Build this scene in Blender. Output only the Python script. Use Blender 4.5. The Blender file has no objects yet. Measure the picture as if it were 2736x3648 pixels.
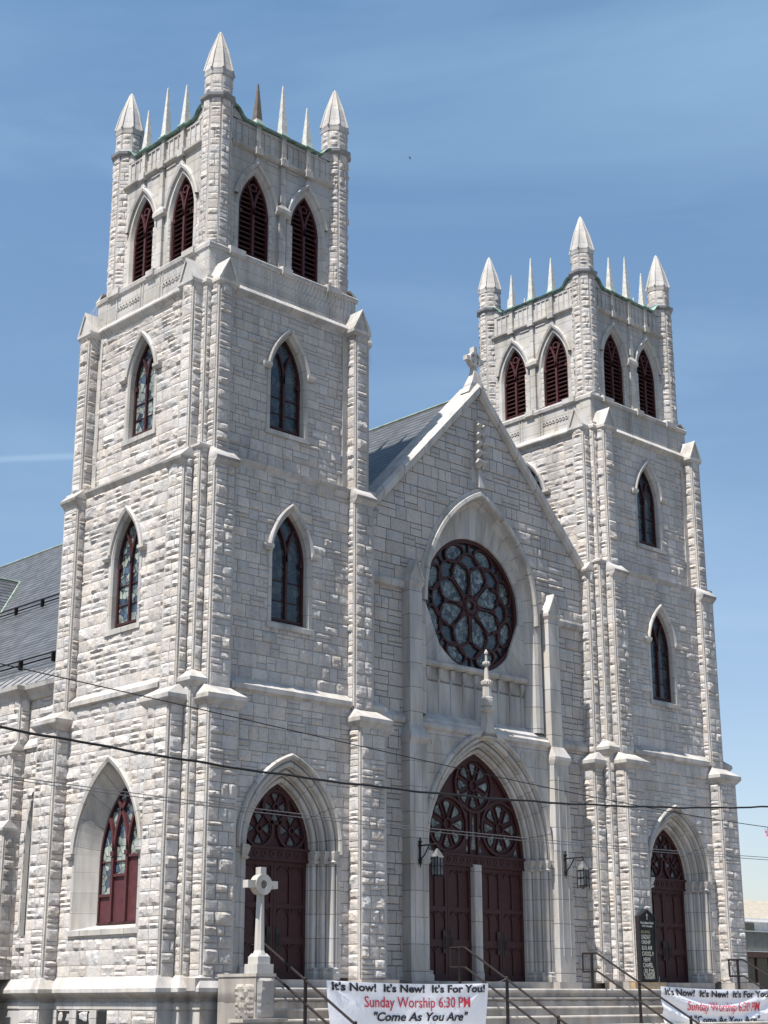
import bpy, math, random
import numpy as np
from mathutils import Vector, Matrix

R = math.radians
sc = bpy.context.scene
COL = sc.collection

# ------------------------------------------------------------------ camera
cam_d = bpy.data.cameras.new("camera")
cam_d.sensor_fit = 'HORIZONTAL'
cam_d.sensor_width = 36.0
cam_d.lens = 5560.3 / 2736 * 36
cam_d.clip_end = 6000
cam_o = bpy.data.objects.new("camera", cam_d)
COL.objects.link(cam_o)
cam_o.matrix_world = (Matrix.Translation((-31.842, -42.5, 0.0)) @ Matrix.Rotation(R(-43.708), 4, 'Z')
                      @ Matrix.Rotation(math.pi / 2 + R(17.327), 4, 'X') @ Matrix.Rotation(R(-0.131), 4, 'Z'))
sc.camera = cam_o

# ------------------------------------------------------------------ light
SUN_EL = R(62.2)
SUN_DIR = Vector((-math.cos(SUN_EL) * math.cos(R(4.8)), -math.cos(SUN_EL) * math.sin(R(4.8)), math.sin(SUN_EL)))
sun_d = bpy.data.lights.new("sun", 'SUN')
sun_d.energy = 5.0
sun_d.angle = R(0.5)
sun_d.color = (1.0, 0.955, 0.88)
sun_o = bpy.data.objects.new("sun", sun_d)
COL.objects.link(sun_o)
sun_o.rotation_euler = (-SUN_DIR).to_track_quat('-Z', 'Y').to_euler()

w = bpy.data.worlds.new("World")
sc.world = w
w.use_nodes = True
nt = w.node_tree
nt.nodes.clear()
out = nt.nodes.new("ShaderNodeOutputWorld")
bg = nt.nodes.new("ShaderNodeBackground")
sky = nt.nodes.new("ShaderNodeTexSky")
sky.sky_type = 'NISHITA'
sky.sun_disc = False
sky.sun_elevation = SUN_EL
sky.sun_rotation = math.atan2(SUN_DIR.x, SUN_DIR.y)
sky.air_density = 1.0
sky.dust_density = 1.0
sky.ozone_density = 0.7
tc = nt.nodes.new("ShaderNodeTexCoord")
mp = nt.nodes.new("ShaderNodeMapping")
mp.inputs['Rotation'].default_value = (0, 0, R(20))
mp.inputs['Scale'].default_value = (1.6, 1.6, 7.0)
nz = nt.nodes.new("ShaderNodeTexNoise")
nz.inputs['Scale'].default_value = 1.7
nz.inputs['Detail'].default_value = 7
nz.inputs['Roughness'].default_value = 0.52
nz.inputs['Distortion'].default_value = 0.35
cr = nt.nodes.new("ShaderNodeValToRGB")
cr.color_ramp.elements[0].position = 0.42
cr.color_ramp.elements[0].color = (0, 0, 0, 1)
cr.color_ramp.elements[1].position = 0.85
cr.color_ramp.elements[1].color = (0.22, 0.22, 0.22, 1)
mixc = nt.nodes.new("ShaderNodeMixRGB")
mixc.inputs[2].default_value = (5.0, 6.2, 7.4, 1)
nt.links.new(tc.outputs['Generated'], mp.inputs[0])
nt.links.new(mp.outputs[0], nz.inputs['Vector'])
nt.links.new(nz.outputs['Fac'], cr.inputs[0])
nt.links.new(cr.outputs[0], mixc.inputs[0])
nt.links.new(sky.outputs[0], mixc.inputs[1])
def vdot(v):
    q = nt.nodes.new("ShaderNodeVectorMath"); q.operation = 'DOT_PRODUCT'
    nt.links.new(tc.outputs['Generated'], q.inputs[0]); q.inputs[1].default_value = v
    return q.outputs['Value']
def mrange(src, a, b_):
    q = nt.nodes.new("ShaderNodeMapRange"); q.interpolation_type = 'SMOOTHSTEP'
    q.inputs[1].default_value = a; q.inputs[2].default_value = b_; q.inputs[3].default_value = 1; q.inputs[4].default_value = 0
    nt.links.new(src, q.inputs[0]); return q.outputs[0]
ab = nt.nodes.new("ShaderNodeMath"); ab.operation = 'ABSOLUTE'
nt.links.new(vdot((0.26352, 0.21770, -0.93977)), ab.inputs[0])
trail = nt.nodes.new("ShaderNodeMath"); trail.operation = 'MULTIPLY'
nt.links.new(mrange(ab.outputs[0], 0.0003, 0.0032), trail.inputs[0])
nt.links.new(mrange(vdot((0.86147, -0.49780, 0.10033)), 0.05957, 0.08242), trail.inputs[1])
tf = nt.nodes.new("ShaderNodeMath"); tf.operation = 'MULTIPLY'; tf.inputs[1].default_value = 0.13
nt.links.new(trail.outputs[0], tf.inputs[0])
mixt = nt.nodes.new("ShaderNodeMixRGB"); mixt.inputs[2].default_value = (6.0, 7.2, 8.2, 1)
nt.links.new(tf.outputs[0], mixt.inputs[0]); nt.links.new(mixc.outputs[0], mixt.inputs[1])
tint = nt.nodes.new("ShaderNodeMixRGB"); tint.blend_type = 'MULTIPLY'; tint.inputs[0].default_value = 1
spz = nt.nodes.new("ShaderNodeSeparateXYZ"); nt.links.new(tc.outputs['Generated'], spz.inputs[0])
tr = nt.nodes.new("ShaderNodeValToRGB")
tr.color_ramp.elements[0].position = 0.0; tr.color_ramp.elements[0].color = (0.95, 0.85, 0.88, 1)
tr.color_ramp.elements[1].position = 0.62; tr.color_ramp.elements[1].color = (0.92, 1.12, 1.14, 1)
e_ = tr.color_ramp.elements.new(0.3); e_.color = (0.88, 0.94, 0.94, 1)
nt.links.new(spz.outputs[2], tr.inputs[0]); nt.links.new(tr.outputs[0], tint.inputs[2])
nt.links.new(mixt.outputs[0], tint.inputs[1])
nt.links.new(tint.outputs[0], bg.inputs[0])
bg.inputs[1].default_value = 0.092
nt.links.new(bg.outputs[0], out.inputs[0])

sc.view_settings.view_transform = 'Standard'
sc.view_settings.look = 'None'
sc.view_settings.exposure = 0.85
sc.view_settings.gamma = 1.0

# ------------------------------------------------------------------ materials
def new_mat(name):
    m = bpy.data.materials.new(name)
    m.use_nodes = True
    t = m.node_tree
    b = t.nodes['Principled BSDF']
    return m, t, b

def N(t, ty, **kw):
    n = t.nodes.new(ty)
    for k, v in kw.items():
        n.inputs[k].default_value = v
    return n

def mixrgb(t, typ, a, b, fac=1.0):
    n = t.nodes.new("ShaderNodeMixRGB")
    n.blend_type = typ
    for i, x in ((0, fac), (1, a), (2, b)):
        if hasattr(x, 'links'):
            t.links.new(x, n.inputs[i])
        elif i == 0:
            n.inputs[0].default_value = x
        else:
            n.inputs[i].default_value = (*x, 1) if len(x) == 3 else x
    return n.outputs[0]

def ramp(t, src, stops):
    n = t.nodes.new("ShaderNodeValToRGB")
    e = n.color_ramp.elements
    while len(e) < len(stops):
        e.new(0.5)
    for i, (p, c) in enumerate(stops):
        e[i].position = p
        e[i].color = (c, c, c, 1) if not hasattr(c, '__len__') else (*c, 1)
    t.links.new(src, n.inputs[0])
    return n.outputs[0]

def noise(t, scale, detail=4, rough=0.55, vec=None, dist=0.0):
    n = N(t, "ShaderNodeTexNoise", Scale=scale, Detail=detail, Roughness=rough, Distortion=dist)
    if vec is None:
        g = t.nodes.new("ShaderNodeNewGeometry")
        vec = g.outputs['Position']
    t.links.new(vec, n.inputs['Vector'])
    return n.outputs['Fac']

def bump(t, b, src, dist, strength=1.0, prev=None):
    n = t.nodes.new("ShaderNodeBump")
    n.inputs['Strength'].default_value = strength
    n.inputs['Distance'].default_value = dist
    t.links.new(src, n.inputs['Height'])
    if prev is not None:
        t.links.new(prev, n.inputs['Normal'])
    t.links.new(n.outputs[0], b.inputs['Normal'])
    return n.outputs[0]

def colattr(t):
    n = t.nodes.new("ShaderNodeVertexColor")
    n.layer_name = "tone"
    return n.outputs['Color']

def stained(t, vec_scale=(1, 1, 0.18), scale=1.6, stops=((0.3, 0.6), (0.6, 1.03))):
    g = t.nodes.new("ShaderNodeNewGeometry")
    m = t.nodes.new("ShaderNodeMapping")
    m.inputs['Scale'].default_value = vec_scale
    t.links.new(g.outputs['Position'], m.inputs[0])
    return ramp(t, noise(t, scale, 5, 0.6, m.outputs[0]), stops)

# rock faced masonry
def mk_rock(name, base):
    m, t, b = new_mat(name)
    c = mixrgb(t, 'MULTIPLY', colattr(t), base)
    c = mixrgb(t, 'MULTIPLY', c, ramp(t, noise(t, 9, 5, 0.65), ((0.28, 0.8), (0.6, 1.04))))
    c = mixrgb(t, 'MULTIPLY', c, ramp(t, noise(t, 0.35, 3), ((0.3, 0.9), (0.65, 1.03))))
    c = mixrgb(t, 'MULTIPLY', c, stained(t, (1, 1, 0.14), 1.1, ((0.34, 0.80), (0.56, 1.02))))
    c = mixrgb(t, 'MULTIPLY', c, ramp(t, noise(t, 2.6, 4), ((0.42, (0.965, 0.975, 1.0)), (0.62, (1.02, 1.0, 0.965)))))
    t.links.new(c, b.inputs['Base Color'])
    b.inputs['Roughness'].default_value = 0.88
    b.inputs['Specular IOR Level'].default_value = 0.25
    n1 = bump(t, b, noise(t, 14, 4, 0.6), 0.03, 0.8)
    bump(t, b, noise(t, 60, 3), 0.012, 0.8, n1)
    return m
M_ROCK = mk_rock("rock_faced_stone", (0.50, 0.466, 0.445))

def mk_ashlar(name, base, joint=0.5, warm=0.0):
    m, t, b = new_mat(name)
    uv = t.nodes.new("ShaderNodeUVMap")
    uv.uv_map = "course"
    sp = t.nodes.new("ShaderNodeSeparateXYZ")
    t.links.new(uv.outputs[0], sp.inputs[0])
    wob = t.nodes.new("ShaderNodeMath"); wob.operation = 'MULTIPLY_ADD'
    t.links.new(noise(t, 3.0, 3), wob.inputs[0]); wob.inputs[1].default_value = 0.02
    t.links.new(sp.outputs[0], wob.inputs[2])
    fr = t.nodes.new("ShaderNodeMath"); fr.operation = 'FRACT'
    t.links.new(wob.outputs[0], fr.inputs[0])
    fl = t.nodes.new("ShaderNodeMath"); fl.operation = 'FLOOR'
    t.links.new(wob.outputs[0], fl.inputs[0])
    wn = t.nodes.new("ShaderNodeTexWhiteNoise"); wn.noise_dimensions = '1D'
    t.links.new(fl.outputs[0], wn.inputs['W'])
    tone = ramp(t, wn.outputs['Value'], ((0, 0.9), (1, 1.05)))
    j = ramp(t, fr.outputs[0], ((0.0, joint * 0.75), (0.018, joint), (0.036, 1.0)))
    c = mixrgb(t, 'MULTIPLY', colattr(t), base)
    c = mixrgb(t, 'MULTIPLY', c, tone)
    c = mixrgb(t, 'MULTIPLY', c, j)
    c = mixrgb(t, 'MULTIPLY', c, stained(t))
    c = mixrgb(t, 'MULTIPLY', c, ramp(t, noise(t, 1.1, 4), ((0.4, (0.96, 0.97, 1.0)), (0.68, (1.02, 0.99, 0.92)))))
    t.links.new(c, b.inputs['Base Color'])
    b.inputs['Roughness'].default_value = 0.8
    b.inputs['Specular IOR Level'].default_value = 0.3
    n1 = bump(t, b, noise(t, 40, 4), 0.012, 0.6)
    bump(t, b, j, 0.02, 0.6, n1)
    return m
M_ASH = mk_ashlar("dressed_stone", (0.44, 0.418, 0.40))
M_CAP = mk_ashlar("weathering_stone", (0.455, 0.430, 0.414), 0.75)
M_GRAN = mk_ashlar("step_granite", (0.39, 0.363, 0.342), 0.6)

def simple(name, col, rough=0.6, metal=0.0, nscale=6, var=0.25, bd=0.0, spec=0.4):
    m, t, b = new_mat(name)
    c = mixrgb(t, 'MULTIPLY', (*col,), ramp(t, noise(t, nscale, 5), ((0.3, 1 - var), (0.7, 1 + var * 0.3))))
    t.links.new(c, b.inputs['Base Color'])
    b.inputs['Roughness'].default_value = rough
    b.inputs['Metallic'].default_value = metal
    b.inputs['Specular IOR Level'].default_value = spec
    if bd:
        bump(t, b, noise(t, nscale * 4, 4), bd, 0.7)
    return m
M_WOOD = simple("maroon_paint", (0.042, 0.009, 0.010), 0.55, 0, 5, 0.35, 0.004)
M_WOODL = simple("lighter_maroon_paint", (0.078, 0.021, 0.025), 0.6, 0, 4, 0.3, 0.004)  # lighter maroon, used on the three-light side window
M_LOUV = simple("louvre_paint", (0.058, 0.012, 0.014), 0.6, 0, 5, 0.35, 0.004)
M_BLACK = simple("dark_void", (0.012, 0.011, 0.012), 0.9)  # near-black stand-in for the shade inside openings and hollow interiors
M_COPPER = simple("verdigris_copper", (0.20, 0.31, 0.26), 0.7, 0, 4, 0.6, 0.006)
M_RIDGE = simple("ridge_copper", (0.24, 0.30, 0.25), 0.7, 0, 3, 0.4)
M_OXIDE = simple("lead_flashing", (0.24, 0.24, 0.25), 0.55, 0.2, 3, 0.35, 0.004)
M_BROWNST = simple("brown_weathered_stone", (0.135, 0.108, 0.088), 0.85, 0, 5, 0.4, 0.01)
M_SPIKE = simple("pale_spike_stone", (0.50, 0.49, 0.46), 0.85, 0, 6, 0.3, 0.01)
M_IRON = simple("dark_iron", (0.016, 0.012, 0.013), 0.55, 0.0, 8, 0.4, 0.002, 0.25)
M_LROOF = simple("lantern_roof", (0.14, 0.14, 0.14), 0.6, 0, 8, 0.4)
M_CABLE = simple("cable_sheath", (0.012, 0.012, 0.013), 0.6)
M_WIRE = simple("grey_wire", (0.14, 0.14, 0.15), 0.5)
M_INK = simple("black_ink", (0.02, 0.02, 0.03), 0.7, 0, 3, 0.1)
M_RED = simple("red_ink", (0.55, 0.035, 0.065), 0.7, 0, 3, 0.1)
M_LETTER = simple("cream_letters", (0.62, 0.60, 0.50), 0.7, 0, 6, 0.2)
M_LETTERY = simple("olive_letters", (0.40, 0.36, 0.18), 0.7, 0, 6, 0.2)
M_BOARD = simple("black_board", (0.014, 0.012, 0.015), 0.7, 0, 4, 0.3)
M_HINGE = simple("bronze_hinge", (0.03, 0.028, 0.026), 0.7, 0.0, 6, 0.3)
M_ASPH = simple("asphalt", (0.10, 0.097, 0.094), 0.9, 0, 20, 0.3, 0.01)
M_PAVE = simple("pavement_concrete", (0.34, 0.33, 0.31), 0.85, 0, 2, 0.25, 0.006)
M_GRASS = simple("dusty_ground", (0.13, 0.118, 0.10), 0.9, 0, 5, 0.4, 0.03)
M_PINK = simple("pink_petals", (0.75, 0.22, 0.36), 0.6, 0, 12, 0.35)
M_LEAF = simple("green_leaves", (0.07, 0.12, 0.04), 0.6, 0, 12, 0.3)
M_BARK = simple("bark", (0.10, 0.075, 0.06), 0.9, 0, 12, 0.4, 0.02)
M_SHING = simple("tan_shingles", (0.34, 0.30, 0.25), 0.9, 0, 3, 0.25, 0.02)
M_PORCH = simple("porch_felt", (0.22, 0.215, 0.19), 0.9, 0, 2, 0.25, 0.01)
M_WHITEP = simple("white_paint", (0.72, 0.72, 0.72), 0.6, 0, 3, 0.1)
M_SIDING = simple("grey_block", (0.36, 0.37, 0.38), 0.8, 0, 1.5, 0.25, 0.01)
M_FASCIA = simple("brown_fascia", (0.16, 0.075, 0.055), 0.6, 0, 3, 0.3)
M_DKWIN = simple("dark_window", (0.03, 0.03, 0.025), 0.15, 0, 1.5, 0.5, 0, 0.5)
M_RUST = simple("rust_stained_granite", (0.38, 0.28, 0.17), 0.85, 0, 4, 0.35, 0.01)
M_BIRD = simple("dark_feathers", (0.03, 0.03, 0.04), 0.8)
M_LGLASS = simple("lantern_glass", (0.14, 0.15, 0.16), 0.25, 0, 6, 0.5)

# banner cloth
M_CLOTH, t, b = new_mat("white_vinyl")
b.inputs['Base Color'].default_value = (0.80, 0.79, 0.83, 1)
b.inputs['Roughness'].default_value = 0.45
bump(t, b, noise(t, 2.2, 4, 0.5), 0.05, 0.35)

# slate
M_SLATE, t, b = new_mat("slate")
uv = t.nodes.new("ShaderNodeUVMap"); uv.uv_map = "course"
sp = t.nodes.new("ShaderNodeSeparateXYZ"); t.links.new(uv.outputs[0], sp.inputs[0])
def mth(op, a, b_=None, c_=None):
    q = t.nodes.new("ShaderNodeMath"); q.operation = op
    for i, x in enumerate((a, b_, c_)):
        if x is None: continue
        if hasattr(x, 'links'): t.links.new(x, q.inputs[i])
        else: q.inputs[i].default_value = x
    return q.outputs[0]
vr = mth('DIVIDE', mth('MULTIPLY_ADD', noise(t, 1.5, 3), 0.02, sp.outputs[1]), 0.36)
rowi = mth('FLOOR', vr); fv = mth('FRACT', vr)
ur = mth('ADD', mth('DIVIDE', sp.outputs[0], 0.34), mth('MULTIPLY', rowi, 0.5))
fu = mth('FRACT', ur)
cmb = t.nodes.new("ShaderNodeCombineXYZ"); t.links.new(mth('FLOOR', ur), cmb.inputs[0]); t.links.new(rowi, cmb.inputs[1])
wn = t.nodes.new("ShaderNodeTexWhiteNoise"); wn.noise_dimensions = '2D'; t.links.new(cmb.outputs[0], wn.inputs['Vector'])
c = mixrgb(t, 'MULTIPLY', (0.072, 0.075, 0.083), ramp(t, wn.outputs['Value'], ((0, 0.75), (1, 1.25))))
c = mixrgb(t, 'MULTIPLY', c, ramp(t, fv, ((0.0, 0.06), (0.2, 0.12), (0.32, 1.0))))  # dark line along each slate row: butt shadow painted into the colour
c = mixrgb(t, 'MULTIPLY', c, ramp(t, fu, ((0.0, 0.55), (0.07, 1.0))))
c = mixrgb(t, 'MULTIPLY', c, ramp(t, noise(t, 0.6, 5), ((0.3, 0.75), (0.7, 1.2))))
t.links.new(c, b.inputs['Base Color'])
b.inputs['Roughness'].default_value = 0.55
bump(t, b, mth('SUBTRACT', 1.0, fv), 0.03, 0.8)

# leaded stained glass: uv in metres
def mk_glass(name, lite, dark, cell, tint=(0.13, 0.20, 0.27)):
    m, t, b = new_mat(name)
    uv = t.nodes.new("ShaderNodeUVMap"); uv.uv_map = "course"
    vo = t.nodes.new("ShaderNodeTexVoronoi")
    vo.feature = 'DISTANCE_TO_EDGE'
    vo.inputs['Scale'].default_value = cell
    t.links.new(uv.outputs[0], vo.inputs['Vector'])
    v2 = t.nodes.new("ShaderNodeTexVoronoi")
    v2.inputs['Scale'].default_value = cell
    t.links.new(uv.outputs[0], v2.inputs['Vector'])
    sepc = t.nodes.new("ShaderNodeSeparateColor"); t.links.new(v2.outputs['Color'], sepc.inputs[0])
    body = ramp(t, sepc.outputs[0], ((0.0, lite), (0.55, tuple(x * 0.72 for x in lite)), (0.75, tint), (1.0, dark)))
    body = mixrgb(t, 'MULTIPLY', body, ramp(t, noise(t, 2.2, 4, 0.6), ((0.35, 0.45), (0.65, 1.05))))
    c = mixrgb(t, 'MIX', (0.012, 0.013, 0.015), body, ramp(t, vo.outputs['Distance'], ((0.02, 0.0), (0.06, 1.0))))
    t.links.new(c, b.inputs['Base Color'])
    b.inputs['Roughness'].default_value = 0.16
    b.inputs['Specular IOR Level'].default_value = 0.6
    bump(t, b, noise(t, 3.5, 2), 0.02, 0.3)
    return m
M_GLASS = mk_glass("leaded_glass", (0.33, 0.37, 0.34), (0.03, 0.045, 0.07), 4.0, (0.07, 0.11, 0.17))
M_GLASSR = mk_glass("rose_glass", (0.21, 0.245, 0.235), (0.02, 0.03, 0.04), 5.0, (0.045, 0.06, 0.075))
M_GLASSD = mk_glass("dark_leaded_glass", (0.07, 0.085, 0.09), (0.02, 0.03, 0.045), 4.0, (0.03, 0.045, 0.07))  # darker copy of the leaded glass; carries front-face shade in the lancets

# bird netting
M_NET, t, b = new_mat("wire_netting")
uv = t.nodes.new("ShaderNodeUVMap"); uv.uv_map = "course"
sp = t.nodes.new("ShaderNodeSeparateXYZ"); t.links.new(uv.outputs[0], sp.inputs[0])
def diag(sign):
    a = t.nodes.new("ShaderNodeMath"); a.operation = 'MULTIPLY_ADD'
    t.links.new(sp.outputs[0], a.inputs[0]); a.inputs[1].default_value = sign
    t.links.new(sp.outputs[1], a.inputs[2])
    d = t.nodes.new("ShaderNodeMath"); d.operation = 'DIVIDE'; d.inputs[1].default_value = 0.2
    t.links.new(a.outputs[0], d.inputs[0])
    f = t.nodes.new("ShaderNodeMath"); f.operation = 'FRACT'; t.links.new(d.outputs[0], f.inputs[0])
    g = t.nodes.new("ShaderNodeMath"); g.operation = 'LESS_THAN'; g.inputs[1].default_value = 0.04
    t.links.new(f.outputs[0], g.inputs[0])
    return g.outputs[0]
mx = t.nodes.new("ShaderNodeMath"); mx.operation = 'MAXIMUM'
t.links.new(diag(1), mx.inputs[0]); t.links.new(diag(-1), mx.inputs[1])
t.links.new(mx.outputs[0], b.inputs['Alpha'])
b.inputs['Base Color'].default_value = (0.34, 0.34, 0.33, 1)

# ------------------------------------------------------------------ mesh builder
class Fr:
    """frame: u to the right, z up, d outwards"""
    def __init__(s, O, right, outw):
        s.O = np.array(O, float)
        s.M = np.array([right, (0, 0, 1), outw], float)
    def __call__(s, P):
        return np.asarray(P, float) @ s.M + s.O

WORLD = Fr((0, 0, 0), (1, 0, 0), (0, -1, 0))   # (u,z,d) -> (x, -d, z)
def F4(cx, cy):
    return [Fr((cx, cy, 0), (1, 0, 0), (0, -1, 0)), Fr((cx, cy, 0), (0, -1, 0), (-1, 0, 0)),
            Fr((cx, cy, 0), (0, 1, 0), (1, 0, 0)), Fr((cx, cy, 0), (-1, 0, 0), (0, 1, 0))]

class MB:
    def __init__(s):
        s.P = []; s.C = []; s.U = []; s.L = []; s.Mi = []; s.mats = []
    def mi(s, m):
        if m not in s.mats: s.mats.append(m)
        return s.mats.index(m)
    def polys(s, P, m, col=None, uv=None):
        """P (n,k,3) world"""
        P = np.asarray(P, float)
        n, k = P.shape[:2]
        if n == 0: return
        s.P.append(P.reshape(-1, 3))
        s.C.append(np.ones((n * k, 3)) if col is None else np.broadcast_to(np.asarray(col, float), (n, k, 3)).reshape(-1, 3))
        s.U.append(np.full((n * k, 2), 0.5) if uv is None else np.asarray(uv, float).reshape(-1, 2))
        s.L.append(np.full(n, k)); s.Mi.append(np.full(n, s.mi(m)))
    def build(s, name, parent=None, label=None, smooth=False):
        me = bpy.data.meshes.new(name)
        P = np.concatenate(s.P); L = np.concatenate(s.L); nL = int(L.sum())
        me.vertices.add(len(P)); me.vertices.foreach_set("co", P.ravel())
        me.loops.add(nL); me.loops.foreach_set("vertex_index", np.arange(nL))
        me.polygons.add(len(L))
        me.polygons.foreach_set("loop_start", np.concatenate([[0], np.cumsum(L)[:-1]]))
        me.polygons.foreach_set("loop_total", L)
        me.polygons.foreach_set("material_index", np.concatenate(s.Mi))
        for m in s.mats: me.materials.append(m)
        ca = me.color_attributes.new("tone", 'FLOAT_COLOR', 'POINT')
        C = np.concatenate(s.C)
        ca.data.foreach_set("color", np.concatenate([C, np.ones((len(C), 1))], 1).ravel())
        uvl = me.uv_layers.new(name="course")
        uvl.data.foreach_set("uv", np.concatenate(s.U).ravel())
        me.update(calc_edges=True)
        me.validate()
        if smooth:
            import bmesh
            bm = bmesh.new(); bm.from_mesh(me)
            bmesh.ops.remove_doubles(bm, verts=bm.verts, dist=0.0005)
            for f in bm.faces: f.smooth = True
            bm.to_mesh(me); bm.free()
        o = bpy.data.objects.new(name, me)
        COL.objects.link(o)
        if parent is not None: o.parent = parent
        if label: o["label"] = label
        return o
    # ---- shapes
    def prism(s, fr, lo, hi, m, col=None, js=0.6, bottom=True, top=True):
        """lo, hi: lists of (u,z,d) of the same length, ccw seen from the outside top"""
        n = len(lo); A = fr(lo); B = fr(hi)
        q = []; U = []
        acc = 0
        for i in range(n):
            j = (i + 1) % n
            q.append([A[i], A[j], B[j], B[i]])
            z0 = lo[i][1] / js; z1 = hi[i][1] / js
            U.append([(z0, 0), (z0, 1), (z1, 1), (z1, 0)])
        s.polys(q, m, col, U)
        if top: s.polys([B], m, col)
        if bottom: s.polys([A[::-1]], m, col)
    def loft(s, fr, st, m, col=None, js=0.6, bottom=True, top=True):
        """st: list of (z,u0,u1,d0,d1) rectangles"""
        for a, c in zip(st[:-1], st[1:]):
            lo = [(a[1], a[0], a[4]), (a[2], a[0], a[4]), (a[2], a[0], a[3]), (a[1], a[0], a[3])]
            hi = [(c[1], c[0], c[4]), (c[2], c[0], c[4]), (c[2], c[0], c[3]), (c[1], c[0], c[3])]
            s.prism(fr, lo, hi, m, col, js, bottom and a is st[0], top and c is st[-1])
    def box(s, fr, u0, u1, z0, z1, d0, d1, m, col=None, js=0.6):
        s.loft(fr, [(z0, u0, u1, d0, d1), (z1, u0, u1, d0, d1)], m, col, js)
    def prof(s, fr, u0, u1, pts, m, col=None, js=1.3, ends=True):
        """profile of (z,d) running along u"""
        n = len(pts); q = []; U = []
        for i in range(n - 1):
            (z0, d0), (z1, d1) = pts[i], pts[i + 1]
            q.append(fr([(u0, z0, d0), (u1, z0, d0), (u1, z1, d1), (u0, z1, d1)]))
            U.append([(u0 / js, 0), (u1 / js, 0), (u1 / js, 1), (u0 / js, 1)])
        s.polys(q, m, col, U)
        if ends:
            s.polys([fr([(u1, z, d) for z, d in pts])], m, col)
            s.polys([fr([(u0, z, d) for z, d in pts])[::-1]], m, col)
    def ribbon(s, fr, path, wd, d0, d1, m, closed=False, col=None):
        path = np.array(path, float); n = len(path)
        nrm = []
        for i in range(n):
            a = path[(i - 1) % n] if (closed or i > 0) else path[i]
            b_ = path[(i + 1) % n] if (closed or i < n - 1) else path[i]
            tt = b_ - a; tt = tt / (np.hypot(*tt) + 1e-9)
            nrm.append((-tt[1], tt[0]))
        nrm = np.array(nrm); Lp = path + nrm * wd / 2; Rp = path - nrm * wd / 2
        q = []
        for i in range(n if closed else n - 1):
            j = (i + 1) % n
            l0, l1, r0, r1 = Lp[i], Lp[j], Rp[i], Rp[j]
            q.append([(r0[0], r0[1], d1), (r1[0], r1[1], d1), (l1[0], l1[1], d1), (l0[0], l0[1], d1)])
            q.append([(l0[0], l0[1], d1), (l1[0], l1[1], d1), (l1[0], l1[1], d0), (l0[0], l0[1], d0)])
            q.append([(r0[0], r0[1], d0), (r1[0], r1[1], d0), (r1[0], r1[1], d1), (r0[0], r0[1], d1)])
        s.polys(fr(np.array(q).reshape(-1, 3)).reshape(-1, 4, 3), m, col)
    def tube(s, pts, r, m, n=8, col=None):
        pts = np.array(pts, float)
        if np.isscalar(r): r = [r] * len(pts)
        rings = []
        for i in range(len(pts)):
            a = pts[max(i - 1, 0)]; b_ = pts[min(i + 1, len(pts) - 1)]
            tt = Vector(b_ - a).normalized()
            up = Vector((0, 0, 1)) if abs(tt.z) < 0.9 else Vector((0, 1, 0))
            x = tt.cross(up).normalized(); y = x.cross(tt)
            rings.append([pts[i] + r[i] * (math.cos(k * 2 * math.pi / n) * np.array(x) + math.sin(k * 2 * math.pi / n) * np.array(y)) for k in range(n)])
        q = []
        for i in range(len(pts) - 1):
            for k in range(n):
                k2 = (k + 1) % n
                q.append([rings[i][k], rings[i][k2], rings[i + 1][k2], rings[i + 1][k]])
        s.polys(q, m, col)
        s.polys([rings[0][::-1]], m, col); s.polys([rings[-1]], m, col)
    def lathe(s, c, prof, m, n=12, rot=0.0, col=None, js=0.6):
        """prof: (z, r) list; c: (x,y)"""
        rings = [[(c[0] + r * math.cos(rot + 2 * math.pi * k / n), c[1] + r * math.sin(rot + 2 * math.pi * k / n), z) for k in range(n)] for z, r in prof]
        q = []; U = []
        for i in range(len(prof) - 1):
            for k in range(n):
                k2 = (k + 1) % n
                q.append([rings[i][k], rings[i][k2], rings[i + 1][k2], rings[i + 1][k]])
                z0, z1 = prof[i][0] / js, prof[i + 1][0] / js
                U.append([(z0, 0), (z0, 1), (z1, 1), (z1, 0)])
        s.polys(q, m, col, U)
        s.polys([rings[0][::-1]], m, col); s.polys([rings[-1]], m, col)

# ---- pointed arch helpers
def arch_rc(a, H):
    r = (a * a + H * H) / (2 * a)
    return r, a - r
def arch_pts(a, zs, zt, zb, wd=0.0, n=14, cu=0.0):
    r, c = arch_rc(a, zt - zs)
    rr = r + wd
    apex = math.sqrt(max(rr * rr - c * c, 1e-6))
    th1 = math.atan2(apex, -c)
    th0 = 0.0 if zb < zs else math.asin(min(1, (zb - zs) / rr))
    ts = [th0 + (th1 - th0) * i / n for i in range(n + 1)]
    right = [(c + rr * math.cos(q), zs + rr * math.sin(q)) for q in ts]
    P = ([(a + wd, zb)] if zb < zs - 1e-6 else []) + right
    P[-1] = (0.0, zs + apex)
    L = [(-u, z) for u, z in P[:-1]]
    P = L + P[::-1]                     # left bottom -> apex -> right bottom
    return [(u + cu, z) for u, z in P]
def arch_in(u, z, a, zs, zt, zb, wd, cu=0.0):
    r, c = arch_rc(a, zt - zs)
    x = np.abs(u - cu)
    return (x < a + wd) & (z > zb) & ((z < zs) | (np.hypot(x - c, z - zs) < r + wd))
def arch_half(z, a, zs, zt):
    if z <= zs: return a
    r, c = arch_rc(a, zt - zs)
    q = r * r - (z - zs) ** 2
    return max(c + math.sqrt(q), 0) if q > 0 else 0
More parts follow.
